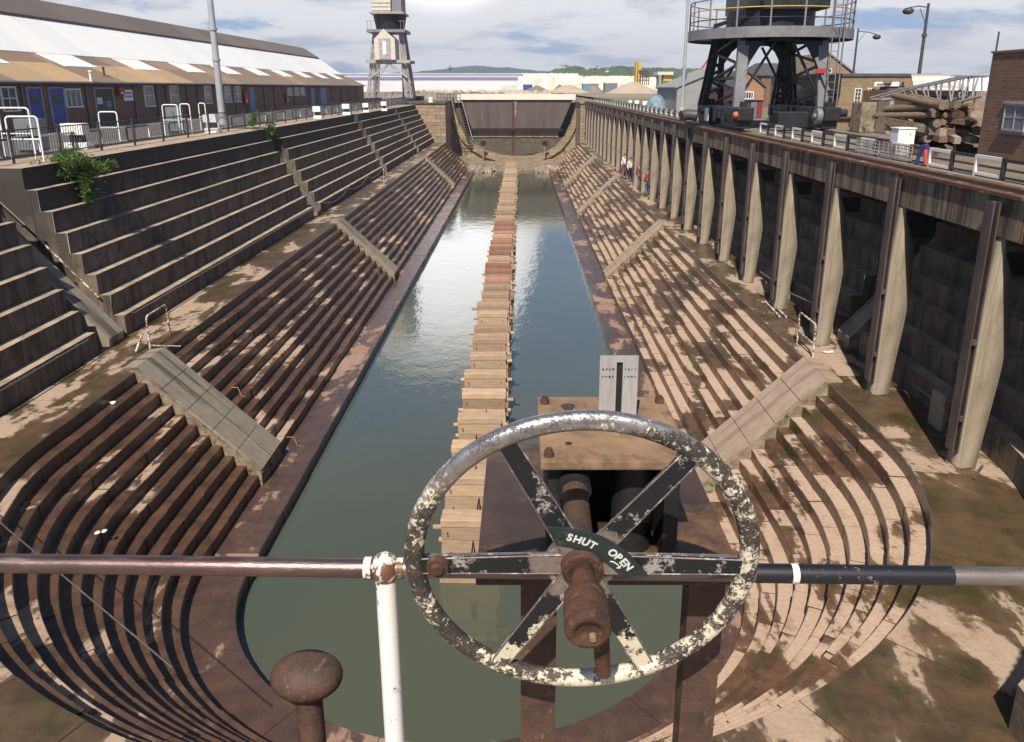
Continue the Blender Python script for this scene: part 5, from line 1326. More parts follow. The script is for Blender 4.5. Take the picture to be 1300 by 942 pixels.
# tarpaulin heap, small things behind railing
def heap(px0, px1, pyt, pyb, Y, mat, label, name, sharp=1., zb=.36, cat='heap', seed=1, dep=1.0):
    a = aY(px0, pyb, Y); b = aY(px1, pyb, Y); zt = aY(px0, pyt, Y).z; rnd = random.Random(seed)
    cx2 = (a.x+b.x)/2; rx = (b.x-a.x)/2; mb = MB(); N, Mm = 28, 9; vs = []
    for j in range(Mm+1):
        r_ = 1-j/Mm
        for i in range(N):
            th = 2*PI*i/N; k_ = 1+rnd.uniform(-.05, .05)*(j < Mm); hgt = (1-r_**sharp)
            vs.append((cx2+rx*r_*k_*math.cos(th), Y+rx*dep+rx*dep*r_*k_*math.sin(th), zb+(zt-zb)*min(1, hgt*(1+rnd.uniform(-.05, .05)))))
    fs = [(j*N+i, j*N+(i+1) % N, (j+1)*N+(i+1) % N, (j+1)*N+i) for j in range(Mm) for i in range(N)]
    mb.add(vs, fs, True); o = mb.build(name, mat); tag(o, label, cat); return o
heap(820, 852, 120, 138, 66, 'blue_net', 'heap of pale blue netting behind the right railing', 'net_heap', 2.2, cat='net heap', seed=2)
heap(772, 845, 103, 121, 235, 'gravel', 'large pale gravel heap beyond the right quay', 'gravel_heap', 1.15, seed=3)
heap(694, 752, 107, 120, 260, 'gravel', 'wide pale gravel heap left of the big gravel heap', 'gravel_heap', 1.1, seed=4)
heap(660, 704, 108, 119, 250, 'gravel_dark', 'brown gravel heap just right of the white warehouse', 'gravel_heap', 1.1, seed=5)
heap(741, 768, 108, 118, 280, 'gravel_dark', 'dark gravel mound between the two pale heaps', 'gravel_heap', 1.6, seed=6)
heap(700, 722, 107, 113, 300, 'ochre_plate', 'orange sand heap behind the gravel heaps', 'sand_heap', 1.2, seed=8)
a = aY(897, 141, 41); tt = thing('tarpaulin_bundle', (aY(880, 150, 42).x, 42, .36), 'dark grey tarpaulin-covered bundle left of the crane bogie', 'bundle')
x0, x1 = aY(868, 0, 42).x, aY(896, 0, 42).x
MB().tube([(x0+.2, 42, .62), ((x0+x1)/2, 42.1, .70), (x1-.05, 42, .66)], .27, 12).build('tarpaulin', 'fence_paint', tt); MB().cyl((x1+.1, 41.9, 1.0), (x1+.25, 41.7, 1.05), .13, .16, 12).build('lamp', 'white_paint', tt)
# small cabinets / barrels behind the far right railing
for j, (px, py, w, m_, lab) in enumerate([(798, 127, 4, 'white_paint', 'small white box behind the far right railing, leftmost of three'), (806, 128, 5, 'white_paint', 'small white box behind the far right railing, middle of three'), (816, 130, 6, 'white_paint', 'small white box behind the far right railing, nearest the blue netting')]):
    p = aZ(px, py+4, .36); s_ = p.y/F*w; tag(MB().bbox(p.x, p.x+s_, p.y, p.y+s_, .37, .37+s_*.8, .03).build('white_box', m_), lab, 'box', 'white boxes behind the far right railing')
for j, (px, m_, lab) in enumerate([(947, 'red_cloth', 'red'), (957, 'leaf_green', 'green'), (968, 'cabinet_grey', 'grey'), (975, 'maroon_cloth', 'maroon')]):
    Y = 47; a = aY(px-4, 0, Y); b = aY(px+4.5, 0, Y)
    t = thing('waste_bin', (a.x, Y, .36), '%s bin standing between the crane legs' % lab, 'bin', 'coloured bins behind the crane')
    MB().bbox(a.x, b.x, Y, Y+.5, .37, 1.25, .03).build('body', m_, t); MB().bbox(a.x-.02, b.x+.02, Y-.03, Y+.53, 1.252, 1.33, .02).build('lid', 'dark_steel', t)
# ------------------------------------------------------------------ far background
t = thing('white_warehouse', aY(560, 112, 420), 'very long white warehouse with a violet stripe across the background', 'building')
a = aY(452, 114, 420); b = aY(663, 114, 420); z1 = aY(0, 94.5, 420).z
MB().box(a.x-25, b.x, 420, 470, -.01, z1).build('wall', 'warehouse_sheet', t); MB().box(a.x-25, b.x-2.3, 419.6, 419.95, aY(0, 101, 420).z, aY(0, 97.5, 420).z).build('stripe', 'warehouse_stripe', t)
MB().box(a.x-26, b.x+.5, 419.5, 471, z1+.01, z1+.5).build('roof_edge', 'pale_sheet', t); MB().box(aY(636, 0, 420).x, aY(655, 0, 420).x, 419.5, 419.9, 0, aY(0, 107.5, 420).z).build('loading_door', 'pale_sheet', t)
for j, (x0, x1, m_, lab) in enumerate([(664, 676, 'blue_door', 'blue container beside the white warehouse'), (740, 760, 'pale_blue_door', 'low pale blue shed before the chalk face'), (768, 784, 'cabinet_grey', 'low grey-blue shed behind the gravel heap')]):
    a = aY(x0, 112, 380); b = aY(x1, 107.5+j*-.8, 380)
    t = thing('container' if j == 0 else 'far_shed', (a.x, 380, 0), lab, 'container' if j == 0 else 'building')
    MB().box(a.x, b.x, 380, 388, 0, b.z).build('body', m_, t); MB().box(a.x-.3, b.x+.3, 379.8, 388.3, b.z+.01, b.z+.5).build('roof', 'pale_sheet', t)
# long low wall bands of ground works
for j, (x0, x1, y0, y1, Y, m_, lab) in enumerate([(520, 700, 114, 117.5, 200, 'gravel', 'long pale spoil bank beyond the caisson'), (470, 640, 116.5, 119, 170, 'gravel_dark', 'long low brown spoil bank beyond the left pier')]):
    a = aY(x0, y1, Y); b = aY(x1, y0, Y); mb = MB(); N = 60; rnd = random.Random(j); vs = []
    for i in range(N+1):
        x_ = a.x+(b.x-a.x)*i/N; h_ = max(.1, b.z*(.6+.5*rnd.random()))
        vs += [(x_, Y, -.02), (x_, Y+2+rnd.random(), h_), (x_, Y+9, h_*.9), (x_, Y+14, -.02)]
    mb.add(vs, [(i*4+k_, i*4+4+k_, i*4+5+k_, i*4+1+k_) for i in range(N) for k_ in range(3)], False); tag(mb.build('spoil_bank', m_), lab, 'bank')
# yellow plant tower
t = thing('batching_tower', aY(810, 105, 300), 'bright yellow batching plant tower on the skyline', 'industrial tower'); Y = 300
def pb(x0, x1, y0, y1, Y, d, name, m_, parent): a = aY(x0, y1, Y); b = aY(x1, y0, Y); return MB().box(a.x, b.x, Y, Y+d, a.z, b.z).build(name, m_, parent)
pb(806.5, 809.5, 78, 112, 300, 4, 'elevator', 'yellow_paint', t); pb(809.6, 814.5, 79, 104, 301, 6, 'silo', 'yellow_paint', t); pb(811, 823, 89, 91, 300.5, 7, 'upper_deck', 'lamp_iron', t)
fr = MB()
for x_ in (812, 815, 818, 823): a = aY(x_, 108, 300); b = aY(x_, 91, 300); fr.box(a.x-.15, a.x+.15, 299, 299.3, a.z, b.z); fr.box(a.x-.15, a.x+.15, 304, 304.3, a.z, b.z)
for y_ in (94, 98, 102): a = aY(811, y_, 300); b = aY(824, y_, 300); fr.box(a.x, b.x, 299, 299.3, a.z-.1, a.z+.2)
fr.build('frame', 'rust_dark', t)
t = thing('hopper_plant', aY(845, 108, 260), 'grey and yellow hopper plant left of the thin mast', 'industrial plant')
pb(835, 855, 91, 95, 260, 8, 'head_house', 'pale_sheet', t); pb(836, 840, 95, 113, 260, 5, 'column', 'grey_sheet', t); pb(842, 853, 95.2, 103, 261, 5, 'hopper', 'yellow_paint', t); pb(849, 853.5, 103.1, 112, 260, 5, 'column', 'grey_sheet', t)
t = thing('red_lattice_crane', aY(890, 100, 150), 'thin red lattice crane jib behind the grey shed', 'crane'); A, B = aY(880, 103, 150), aY(905.5, 66, 150)
mb = MB(); o_ = Vector((.45, 0, .35))
mb.beam(A+o_, B, .14, .14).beam(A-o_, B, .14, .14)
for i in range(14): mb.beam((A+o_).lerp(B, i/14), (A-o_).lerp(B, (i+1)/14), .08, .08)
mb.build('jib', 'red_paint', t); MB().box(A.x-2.5, A.x+.8, 149, 151.5, .36, A.z+.2).build('cab', 'orange_paint', t)
# white statue-like tower seen through crane: small pale ventilator
t = thing('white_ventilator', aY(959, 100, 110), 'white rounded ventilator beyond the orange brick store', 'ventilator')
a = aY(955.5, 100, 110); b = aY(963, 88, 110); MB().cyl(((a.x+b.x)/2, 110, .36), ((a.x+b.x)/2, 110, b.z), (b.x-a.x)/2, None, 12).build('shaft', 'white_paint', t); MB().sphere(((a.x+b.x)/2, 110, b.z), (b.x-a.x)/2*1.02, 12, 8, (1, 1, 1.1)).build('dome', 'white_paint', t)
# hills
def ridge(name, pts, Y, dep, mat, bump, seed, N=160, zb=-2):
    rnd = random.Random(seed); mb = MB(); vs = []; rows = 10
    for i in range(N+1):
        px = pts[0][0]+(pts[-1][0]-pts[0][0])*i/N
        for k_ in range(len(pts)-1):
            if pts[k_][0] <= px <= pts[k_+1][0]:
                f = (px-pts[k_][0])/(pts[k_+1][0]-pts[k_][0]); f = f*f*(3-2*f); py = pts[k_][1]*(1-f)+pts[k_+1][1]*f; break
        top = aY(px, py, Y)
        for j in range(rows+1):
            f = j/rows; h_ = zb+(top.z-zb)*math.sin(f*PI/2)**.8; jt = bump*rnd.uniform(-1, 1)*(1 if j > 0 else 0)
            vs.append((top.x+rnd.uniform(-1, 1)*bump*.5, Y-dep*(1-f), h_+jt))
        vs.append((top.x, Y+dep, zb))
    m = rows+2
    mb.add(vs, [(i*m+j, (i+1)*m+j, (i+1)*m+j+1, i*m+j+1) for i in range(N) for j in range(m-1)])
    o = mb.build(name, mat); o['kind'] = 'structure'; return o
ridge('hill_far', [(-900, 96), (-200, 95), (200, 100), (440, 99), (520, 92), (560, 89), (590, 84.5), (605, 84), (640, 85.5), (690, 91), (760, 97), (1000, 98), (1500, 96), (2300, 98)], 1900, 300, 'hill_far', 1.6, 1, 340)
ridge('hill_green', [(655, 102), (690, 93), (712, 87), (728, 84.5), (750, 88), (780, 85), (800, 86), (840, 87), (880, 88), (960, 92), (1100, 96), (1300, 98)], 900, 120, 'hill_green', 1.6, 2, 260)
rnd = random.Random(31)
tr = thing('hill_house', aY(771, 90, 830), 'small white house among trees on the green hill', 'building'); pb(769, 773, 88.5, 91.5, 790, 5, 'wall', 'white_paint', tr); 
a = aY(768.6, 88.5, 789); b = aY(773.4, 87, 789); MB().prism([(a.x, a.z), (b.x, a.z), ((a.x+b.x)/2, b.z)], 789, 796, lambda x, z, e: (x, e, z)).build('roof', 'orange_paint', tr)
# chalk face, ragged
mb = MB(); N = 110; rnd = random.Random(9); vs = []
for i in range(N+1):
    px = 661+(832-661)*i/N; py = 93.2+(0 if px < 735 else 3.2)+rnd.uniform(-.5, .5)+max(0, (px-800))*.06
    tp = aY(px, py, 620); d_ = rnd.uniform(-1.2, 1.2)
    vs += [(tp.x, 606+d_, -1), (tp.x, 610+d_*.8, tp.z*.45), (tp.x, 616+d_*.4, tp.z*.85), (tp.x, 620, tp.z), (tp.x, 690, tp.z)]
mb.add(vs, [(i*5+k_, i*5+5+k_, i*5+6+k_, i*5+1+k_) for i in range(N) for k_ in range(4)]); o = mb.build('chalk_cliff', 'chalk'); o['kind'] = 'structure'
# skyline trees
def tree(px, pyt, pyb, wpx, Y, label, seed):
    b = aY(px, pyb, Y); tp = aY(px, pyt, Y); h = tp.z-b.z; w = wpx/F*Y; t = thing('tree', b, label, 'tree', 'trees on the far skyline')
    MB().cyl(b+Vector((0, 0, -1)), b+Vector((0, 0, h*.5)), h*.05, h*.03, 6).build('trunk', 'bark', t)
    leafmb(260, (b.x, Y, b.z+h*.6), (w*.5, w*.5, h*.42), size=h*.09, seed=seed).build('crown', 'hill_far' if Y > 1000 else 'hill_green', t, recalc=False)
tree(571, 83.5, 92, 6, 1700, 'lone dark tree on the far left end of the hill crest', 1)
for j, (px, pt, w) in enumerate([(718, 82.5, 9), (737, 84, 8), (757, 85, 8), (787, 83, 9), (797, 84, 8)]):
    tree(px, pt, pt+6, w, 860, 'rounded tree on the green hill crest, %s from its left end' % ordn(j+1), 20+j)
# ------------------------------------------------------------------ people on the right ledge
def skinmesh(pts, edges, radii, name, mat, parent, sub=2, root=0):
    me = bpy.data.meshes.new(name); me.from_pydata(pts, edges, []); o = bpy.data.objects.new(name+'_tmp', me); COL.objects.link(o)
    mdf = o.modifiers.new('s', 'SKIN'); 
    if not me.skin_vertices: 
        with bpy.context.temp_override(object=o): pass
    for i, r_ in enumerate(radii):
        v = me.skin_vertices[0].data[i]; v.radius = r_ if isinstance(r_, tuple) else (r_, r_); v.use_root = (i == root)
    sb = o.modifiers.new('d', 'SUBSURF'); sb.levels = sub; sb.render_levels = sub
    bpy.context.view_layer.update()
    m2 = bpy.data.meshes.new_from_object(o.evaluated_get(bpy.context.evaluated_depsgraph_get())); bpy.data.objects.remove(o)
    m2.name = name; m2.materials.clear(); m2.materials.append(M[mat])
    for p in m2.polygons: p.use_smooth = True
    ob = bpy.data.objects.new(name, m2); COL.objects.link(ob); ob.parent = parent; return ob
def person(loc, rz, label, top, bottom, stride=.08, armf=.05, H=1.7):
    t = thing('person', loc, label, 'person', None, (0, 0, rz)); k_ = H/1.7
    P = {'pel': (0, 0, .92), 'wa': (0, 0, 1.05), 'ch': (0, .01, 1.28), 'ne': (0, .01, 1.43), 'hd': (0, -.01, 1.54), 'ht': (0, -.005, 1.64)}
    for s_, sg in (('l', -1), ('r', 1)):
        P['hp'+s_] = (sg*.10, 0, .88); P['kn'+s_] = (sg*.11, -stride*sg-.02, .48); P['an'+s_] = (sg*.12, stride*sg+.02, .08); P['to'+s_] = (sg*.13, stride*sg-.15, .04)
        P['sh'+s_] = (sg*.19, .01, 1.39); P['el'+s_] = (sg*.25, .03, 1.12); P['wr'+s_] = (sg*.25, -armf-.05, .88); P['ha'+s_] = (sg*.245, -armf-.08, .79)
    names = list(P); idx = {n_: i for i, n_ in enumerate(names)}
    E = [('pel', 'wa'), ('wa', 'ch'), ('ch', 'ne'), ('ne', 'hd'), ('hd', 'ht')]
    for s_ in 'lr': E += [('pel', 'hp'+s_), ('hp'+s_, 'kn'+s_), ('kn'+s_, 'an'+s_), ('an'+s_, 'to'+s_), ('ch', 'sh'+s_), ('sh'+s_, 'el'+s_), ('el'+s_, 'wr'+s_), ('wr'+s_, 'ha'+s_)]
    rad = {'pel': (.13, .10), 'wa': (.12, .09), 'ch': (.14, .10), 'ne': .055, 'hd': (.078, .09), 'ht': (.06, .07)}
    for s_ in 'lr': rad.update({'hp'+s_: .085, 'kn'+s_: .058, 'an'+s_: .042, 'to'+s_: .035, 'sh'+s_: .06, 'el'+s_: .042, 'wr'+s_: .028, 'ha'+s_: (.022, .04)})
    skinmesh([tuple(c*k_ for c in P[n_]) for n_ in names], [(idx[a], idx[b]) for a, b in E], [tuple(x*k_ for x in (rad[n_] if isinstance(rad[n_], tuple) else (rad[n_], rad[n_]))) for n_ in names], 'body', 'skin', t)
    def sub(nms, ed, extra, name, mat, grow, root):
        ii = {n_: i for i, n_ in enumerate(nms)}
        skinmesh([tuple(c*k_ for c in P[n_]) for n_ in nms], [(ii[a], ii[b]) for a, b in ed], [tuple((x+grow)*k_ for x in (rad[n_] if isinstance(rad[n_], tuple) else (rad[n_], rad[n_]))) for n_ in nms], name, mat, t, root=ii[root])
    sub(['pel', 'wa', 'ch', 'shl', 'ell', 'wrl', 'shr', 'elr', 'wrr'], [('pel', 'wa'), ('wa', 'ch'), ('ch', 'shl'), ('shl', 'ell'), ('ell', 'wrl'), ('ch', 'shr'), ('shr', 'elr'), ('elr', 'wrr')], None, 'jacket', top, .02, 'pel')
    sub(['pel', 'hpl', 'knl', 'anl', 'hpr', 'knr', 'anr'], [('pel', 'hpl'), ('hpl', 'knl'), ('knl', 'anl'), ('pel', 'hpr'), ('hpr', 'knr'), ('knr', 'anr')], None, 'trousers', bottom, .014, 'pel')
    MB().sphere((0, .022*k_, 1.605*k_), .098*k_, 12, 8, (.92, 1, .95), z0=-.35).build('hair', 'hair', t, local=True)
    f = MB(); f.sphere((0, -.105*k_, 1.555*k_), .014*k_, 6, 4, (.8, 1, 1.4)); f.build('nose', 'skin', t, local=True)
    f = MB().sphere((-.03*k_, -.092*k_, 1.575*k_), .009*k_, 6, 4).sphere((.03*k_, -.092*k_, 1.575*k_), .009*k_, 6, 4); f.build('eyes', 'hair', t, local=True)
    for sg in (-1, 1):
        MB().tube([(sg*.12*k_, (stride*sg+.07)*k_, .045*k_), (sg*.125*k_, (stride*sg-.03)*k_, .05*k_), (sg*.13*k_, (stride*sg-.18)*k_, .035*k_)], .045*k_, 8).build('shoe', 'hair', t, local=True)
person((7.98, 51.4, ZL), R(-150), 'person in a red jacket and blue jeans standing among the right columns', 'red_cloth', 'denim')
person((8.0, 55.0, ZL), R(160), 'person in a dark red top and grey trousers standing behind the red-jacketed person', 'maroon_cloth', 'mauve_cloth', .05)
person((7.95, 59.6, ZL), R(20), 'person in a white top and navy trousers on the right ledge', 'white_cloth', 'navy_cloth', .1)
person((7.95, 62.9, ZL), R(-30), 'person in white top and pale trousers, farthest of the group', 'white_cloth', 'mauve_cloth', .04)
# ------------------------------------------------------------------ foreground: handrail
yr0 = aZ(0, 715, .88); yr1 = aZ(1300, 732, .88); dr_ = (yr1-yr0)/ (yr1.x-yr0.x)
def onrail(x): return yr0+dr_*(x-yr0.x)
def railx(px):
    lo_, hi_ = -4, 4
    for _ in range(50):
        m_ = (lo_+hi_)/2; p = onrail(m_); dep = C*p.y+S*(CH-p.z)
        if CX+F*p.x/dep < px: lo_ = m_
        else: hi_ = m_
    return m_
t = thing('handrail', onrail(-.33), 'weathered pipe handrail across the foreground with one white post', 'handrail')
xa, xb, xc_ = railx(489), railx(968), railx(1208)
def pipe(x0, x1, r, name, mat, n=20): return MB().cyl(onrail(x0), onrail(x1), r, None, n).build(name, mat, t)
pipe(-4.0, xa-.02, .0235, 'left_pipe', 'rail_pipe'); pipe(xa+.02, xb-.02, .0215, 'middle_pipe', 'rail_pipe_grey'); pipe(xb-.02, xc_, .0232, 'painted_pipe', 'rail_black'); pipe(xc_, 4.0, .0225, 'right_pipe', 'rail_pipe_grey')
x_ = railx(1008); MB().cyl(onrail(x_-.008), onrail(x_+.008), .0242, None, 20).build('paint_band', 'white_post', t)
pj = onrail(xa)
MB().sphere(pj, .037, 20, 14, (.92, 1, 1.12)).build('joint_ball', 'white_chipped', t)
MB().cyl(pj-Vector((.032, 0, 0)), pj-Vector((.05, 0, 0)), .028, None, 16).cyl(pj+Vector((.03, 0, 0)), pj+Vector((.045, 0, 0)), .026, None, 16).build('collar', 'white_chipped', t)
MB().cyl((pj.x, pj.y, .004), (pj.x, pj.y, pj.z-.03), .0255, None, 20).build('post', 'white_post', t)
MB().cyl((pj.x, pj.y, .004), (pj.x, pj.y, .03), .06, .05, 16).build('post_flange', 'rust_dark', t)
for x_ in (-2.4, 2.3):
    p = onrail(x_); MB().cyl((p.x, p.y, .004), (p.x, p.y, p.z-.02), .0255, None, 16).build('post', 'white_post', t)
# rust domed bollard
p = aY(388, 842, 2.25)
t = thing('vent_cowl', (p.x, p.y, p.z), 'low rusty rounded cowl poking up just left of the white post', 'vent')
MB().sphere(p+Vector((0, 0, -.05)), .12, 28, 14, (1, .8, .62)).build('cap', 'rust_dark', t); MB().tube([p+Vector((0, 0, -.09)), p+Vector((0, 0, -.32)), (p.x, p.y-.08, p.z-.42), (p.x, 1.98, p.z-.45)], .045, 14).build('pipe', 'rust_dark', t)
# handwheel
WL = Vector((.137, 1.60, .98))
w = thing('handwheel', WL, 'large black and white chipped sluice handwheel marked SHUT and OPEN', 'handwheel', None, (R(10), 0, 0))
N, n = 96, 16; RR = .376; vs = []; fs = []
for i in range(N):
    a = 2*PI*i/N
    for k_ in range(n):
        b = 2*PI*k_/n; r_ = RR+.0225*math.cos(b); y_ = .0195*math.sin(b)
        vs.append((r_*math.cos(a), y_, r_*math.sin(a)))
for i in range(N):
    for k_ in range(n): fs.append((i*n+k_, ((i+1) % N)*n+k_, ((i+1) % N)*n+(k_+1) % n, i*n+(k_+1) % n))
MB().add(vs, fs, True).build('rim', 'rim_chipped', w, local=True)
for ang in (-1.5, 53, 117, 181, 239, 297):
    a = R(ang); d = Vector((math.cos(a), 0, math.sin(a))); s_ = Vector((-math.sin(a), 0, math.cos(a)))
    r0, r1 = .03, RR-.008; w0, w1 = .027, .0205
    # T-section: flat flange in front with raised edge, web behind
    fl = MB()
    P = [d*r0+s_*w0, d*r1+s_*w1, d*r1-s_*w1, d*r0-s_*w0]
    f0 = [p+Vector((0, -.012, 0)) for p in P]; f1 = [p+Vector((0, -.001, 0)) for p in P]
    fl.add(f0+f1, [(0, 1, 2, 3), (7, 6, 5, 4), (0, 1, 5, 4), (2, 3, 7, 6), (1, 2, 6, 5)])
    sp_ = fl.build('spoke', 'spoke_paint', w, local=True)
    bm = bmesh.new(); bm.from_mesh(sp_.data); bmesh.ops.bevel(bm, geom=bm.edges[:], offset=.0025, segments=2, affect='EDGES'); bm.to_mesh(sp_.data); bm.free()
    wb = MB(); wb.obox(d*(r0+r1)/2+Vector((0, .012, 0)), d, s_, (0, 1, 0), (r1-r0)/2, .006, .0128); wb.build('web', 'spoke_edge', sp_, local=True)
    ed = MB()
    for sg in (-1, 1): ed.cyl(d*r0+s_*w0*sg+Vector((0, -.0105, 0)), d*r1+s_*w1*sg+Vector((0, -.0105, 0)), .0024, None, 6)
    ed.build('worn_edge', 'spoke_edge', sp_, local=True)
MB().cyl((0, -.028, 0), (0, .03, 0), .047, .050, 28).build('hub', 'rust_dark', w, local=True)
MB().cyl((0, -.004, 0), (0, -.0005, 0), .085, .085, 28).build('hub_web', 'spoke_edge', w, local=True)
MB().cyl((0, -.034, 0), (0, -.0285, 0), .041, .046, 28).build('hub_collar', 'rust', w, local=True)
# spindle, rough barrel nut
def lathe(prof, n, jit, seed, mat, name, parent, cap=True):
    rnd = random.Random(seed); vs = []; 
    for (y_, r_) in prof:
        for k_ in range(n):
            b = 2*PI*k_/n; rr = r_*(1+rnd.uniform(-jit, jit)); vs.append((rr*math.cos(b), y_, rr*math.sin(b)))
    fs = [(i*n+k_, i*n+(k_+1) % n, (i+1)*n+(k_+1) % n, (i+1)*n+k_) for i in range(len(prof)-1) for k_ in range(n)]
    mb = MB(); mb.add(vs, fs, True)
    return mb.build(name, mat, parent, local=True)
lathe([(-.034, .0), (-.034, .0265), (-.06, .026), (-.085, .0255), (-.108, .0265), (-.108, 0)], 24, .012, 1, 'rust', 'spindle', w)
bl = lathe([(-.100, .0), (-.100, .036), (-.106, .044), (-.125, .047), (-.150, .0475), (-.175, .048), (-.195, .0485), (-.204, .047), (-.210, .042), (-.2105, .030), (-.204, .027), (-.203, .0)], 32, .018, 2, 'rust', 'barrel_nut', w)
MB().cyl((.010, -.203, -.012), (.010, -.216, -.012), .0085, .007, 8).build('grease_nipple', 'ochre_plate', bl, local=True)
MB().cyl((.030, -.15, -.035), (.046, -.135, -.20), .019, .017, 14).build('lock_pin', 'rust', w, local=True)
MB().cyl((0, .03, 0), (0, .62, 0), .033, None, 20).build('shaft', 'rust_dark', w, local=True)
MB().cyl((0, .25, 0), (0, .33, 0), .043, None, 20).build('shaft_coupling', 'dark_steel', w, local=True)
MB().cyl((-.322, -.014, .002), (-.322, -.030, .002), .026, .024, 20).cyl((-.322, -.030, .002), (-.322, -.036, .002), .017, .013, 14).build('grip_boss', 'rust', w, local=True)
# indicator plate arc with lettering
ou = [(-.079, .112), (-.035, .108), (.012, .097), (.042, .083), (.069, .066), (.093, .045), (.113, .023), (.135, -.004), (.150, -.028)]
inn = [(-.059, .068), (-.020, .058), (.013, .044), (.036, .029), (.057, .011), (.070, -.002), (.080, -.014), (.088, -.022), (.096, -.030)]
mb = MB(); y0, y1 = -.020, -.0135; m = len(ou); vs = [(x, y0, z) for x, z in ou]+[(x, y0, z) for x, z in inn]+[(x, y1, z) for x, z in ou]+[(x, y1, z) for x, z in inn]
fs = []
for i in range(m-1): fs += [(i, i+1, m+i+1, m+i), (2*m+i, 3*m+i, 3*m+i+1, 2*m+i+1), (i, 2*m+i, 2*m+i+1, i+1), (m+i, m+i+1, 3*m+i+1, 3*m+i)]
fs += [(0, m, 3*m, 2*m), (m-1, 3*m-1, 4*m-1, 2*m-1)]
ip = mb.add(vs, fs).build('indicator_plate', 'indicator_plate', w, local=True)
def ptext(s_, pts, size):
    for ch, (x, z, ang) in zip(s_, pts): text(ch, size, (x, -.0212, z), (R(90), R(-ang)*-1 if False else R(-ang), 0), 'white_lettering', ip, 'letter', .0006, local=True, bold=.0008)
ptext('SHUT', [(-.030, .085, -16), (-.013, .079, -20), (.005, .072, -25), (.021, .063, -30)], .026)
ptext('OPEN', [(.066, .041, -40), (.079, .029, -43), (.091, .016, -47), (.102, .002, -50)], .026)
ar = MB(); ar.tube([(.062, -.0212, .018), (.070, -.0212, .016), (.079, -.0212, .008), (.084, -.0212, -.001)], .0016, 5).tube([(.077, -.0212, -.001), (.084, -.0212, -.002), (.0865, -.0212, .006)], .0016, 5); ar.build('arrow', 'white_lettering', ip, local=True)
for (x, z) in ((-.052, .090), (.118, -.012)): MB().cyl((x, -.0135, z), (x, -.024, z), .006, .005, 10).build('rivet', 'indicator_plate', ip, local=True)
# gear stand behind wheel
t = thing('gear_stand', (.25, 2.0, 0), 'rusty sluice gear stand with ochre bolted cover plate behind the handwheel', 'gear stand')
zp = .80
ps = MB().bbox(-.115, .575, 1.80, 2.62, zp-.02, zp, .004); ps.build('bed_plate', 'deck_rust_plate', t)
MB().box(-.115, -.095, 1.95, 2.62, zp-.05, zp-.021).box(.555, .575, 1.95, 2.62, zp-.05, zp-.021).build('bed_frame', 'rust_dark', t)
for x_ in (.0, .44):
    lg = MB(); lg.box(x_, x_+.095, 1.835, 1.845, -4.4, zp-.021).box(x_, x_+.01, 1.846, 1.91, -4.4, zp-.021).box(x_+.085, x_+.095, 1.846, 1.91, -4.4, zp-.021)
    lg.build('leg', 'rust_dark', t)
cb = aZ(686, 591, 1.10); cf = aZ(846, 508, 1.10); cn = aZ(876, 590, 1.10)
x0, x1, y0, y1 = cb.x, (cf.x+cn.x)/2, (cb.y+cn.y)/2, cf.y
cp = MB().bbox(x0, x1, y0, y1, 1.085, 1.112, .006).build('cover_plate', 'ochre_plate', t)
for (px, py) in ((691, 512), (838, 511), (696, 579), (866, 580)):
    q = aZ(px, py, 1.112); q.x = min(max(q.x, x0+.022), x1-.022)
    MB().cyl((q.x, q.y, 1.1125), (q.x, q.y, 1.127), .0145, .0135, 6).cyl((q.x, q.y, 1.127), (q.x, q.y, 1.134), .009, .008, 10).build('bolt', 'rust_dark', cp)
q = aZ(722, 563, 1.1125); MB().cyl((q.x, q.y, 1.1122), (q.x, q.y, 1.1135), .009, .009, 12).build('oil_hole', 'dark_steel', cp)
bx = MB()
for xx in (x0+.02, x1-.06): bx.bbox(xx, xx+.04, y0+.04, y1-.02, zp+.001, 1.084, .004)
bx.bbox(x0+.06, x1-.06, y1-.06, y1-.02, zp+.001, 1.084, .004); bx.build('gear_case', 'dark_steel', t)
MB().cyl((.30, y0+.10, .93), (x1-.09, y0+.10, .93), .045, None, 20).build('worm', 'dark_steel', t)
MB().cyl((.30, y0+.13, zp), (.30, y0+.13, 1.08), .055, None, 20).build('screw_column', 'dark_steel', t)
# gauge plate
ga = aY(762, 452, 2.08); gb_ = aY(811, 452, 2.08); zg0 = 1.113; zg1 = ga.z; gx0, gx1 = ga.x, gb_.x; gm = (gx0+gx1)/2+.002; sw = .0085
g = MB(); g.box(gx0, gm-sw, 2.08, 2.086, zg0, zg1-.018).box(gm+sw, gx1, 2.08, 2.086, zg0, zg1-.018).box(gx0, gx1, 2.08, 2.086, zg1-.018, zg1); gp_ = g.build('gauge_plate', 'gauge_steel', t)
MB().box(gm-sw, gm+sw, 2.0865, 2.098, zg0, zg1-.016).build('gauge_slot', 'dark_steel', gp_)
MB().box(gx0-.012, gx1+.018, 2.055, 2.10, zg0, zg0+.009).build('gauge_foot', 'gauge_steel', gp_)
en = MB(); rnd = random.Random(2)      # worn punched characters, too eroded to read
for xx in ((gx0+gm-sw)/2, (gx1+gm+sw)/2):
    for zz in (zg1-.038, zg1-.060):
        for q_ in range(4):
            x_ = xx-.0135+q_*.009; w_ = rnd.uniform(.0016, .0026)
            en.box(x_-w_, x_-w_+.0014, 2.0793, 2.0798, zz-.0028, zz+.0028); en.box(x_-w_+.0015, x_+w_, 2.0793, 2.0798, zz+rnd.choice((-.0024, .0, .0014)), zz+rnd.choice((.0004, .0024))+.0008)
en.build('worn_engraving', 'dark_steel', gp_)
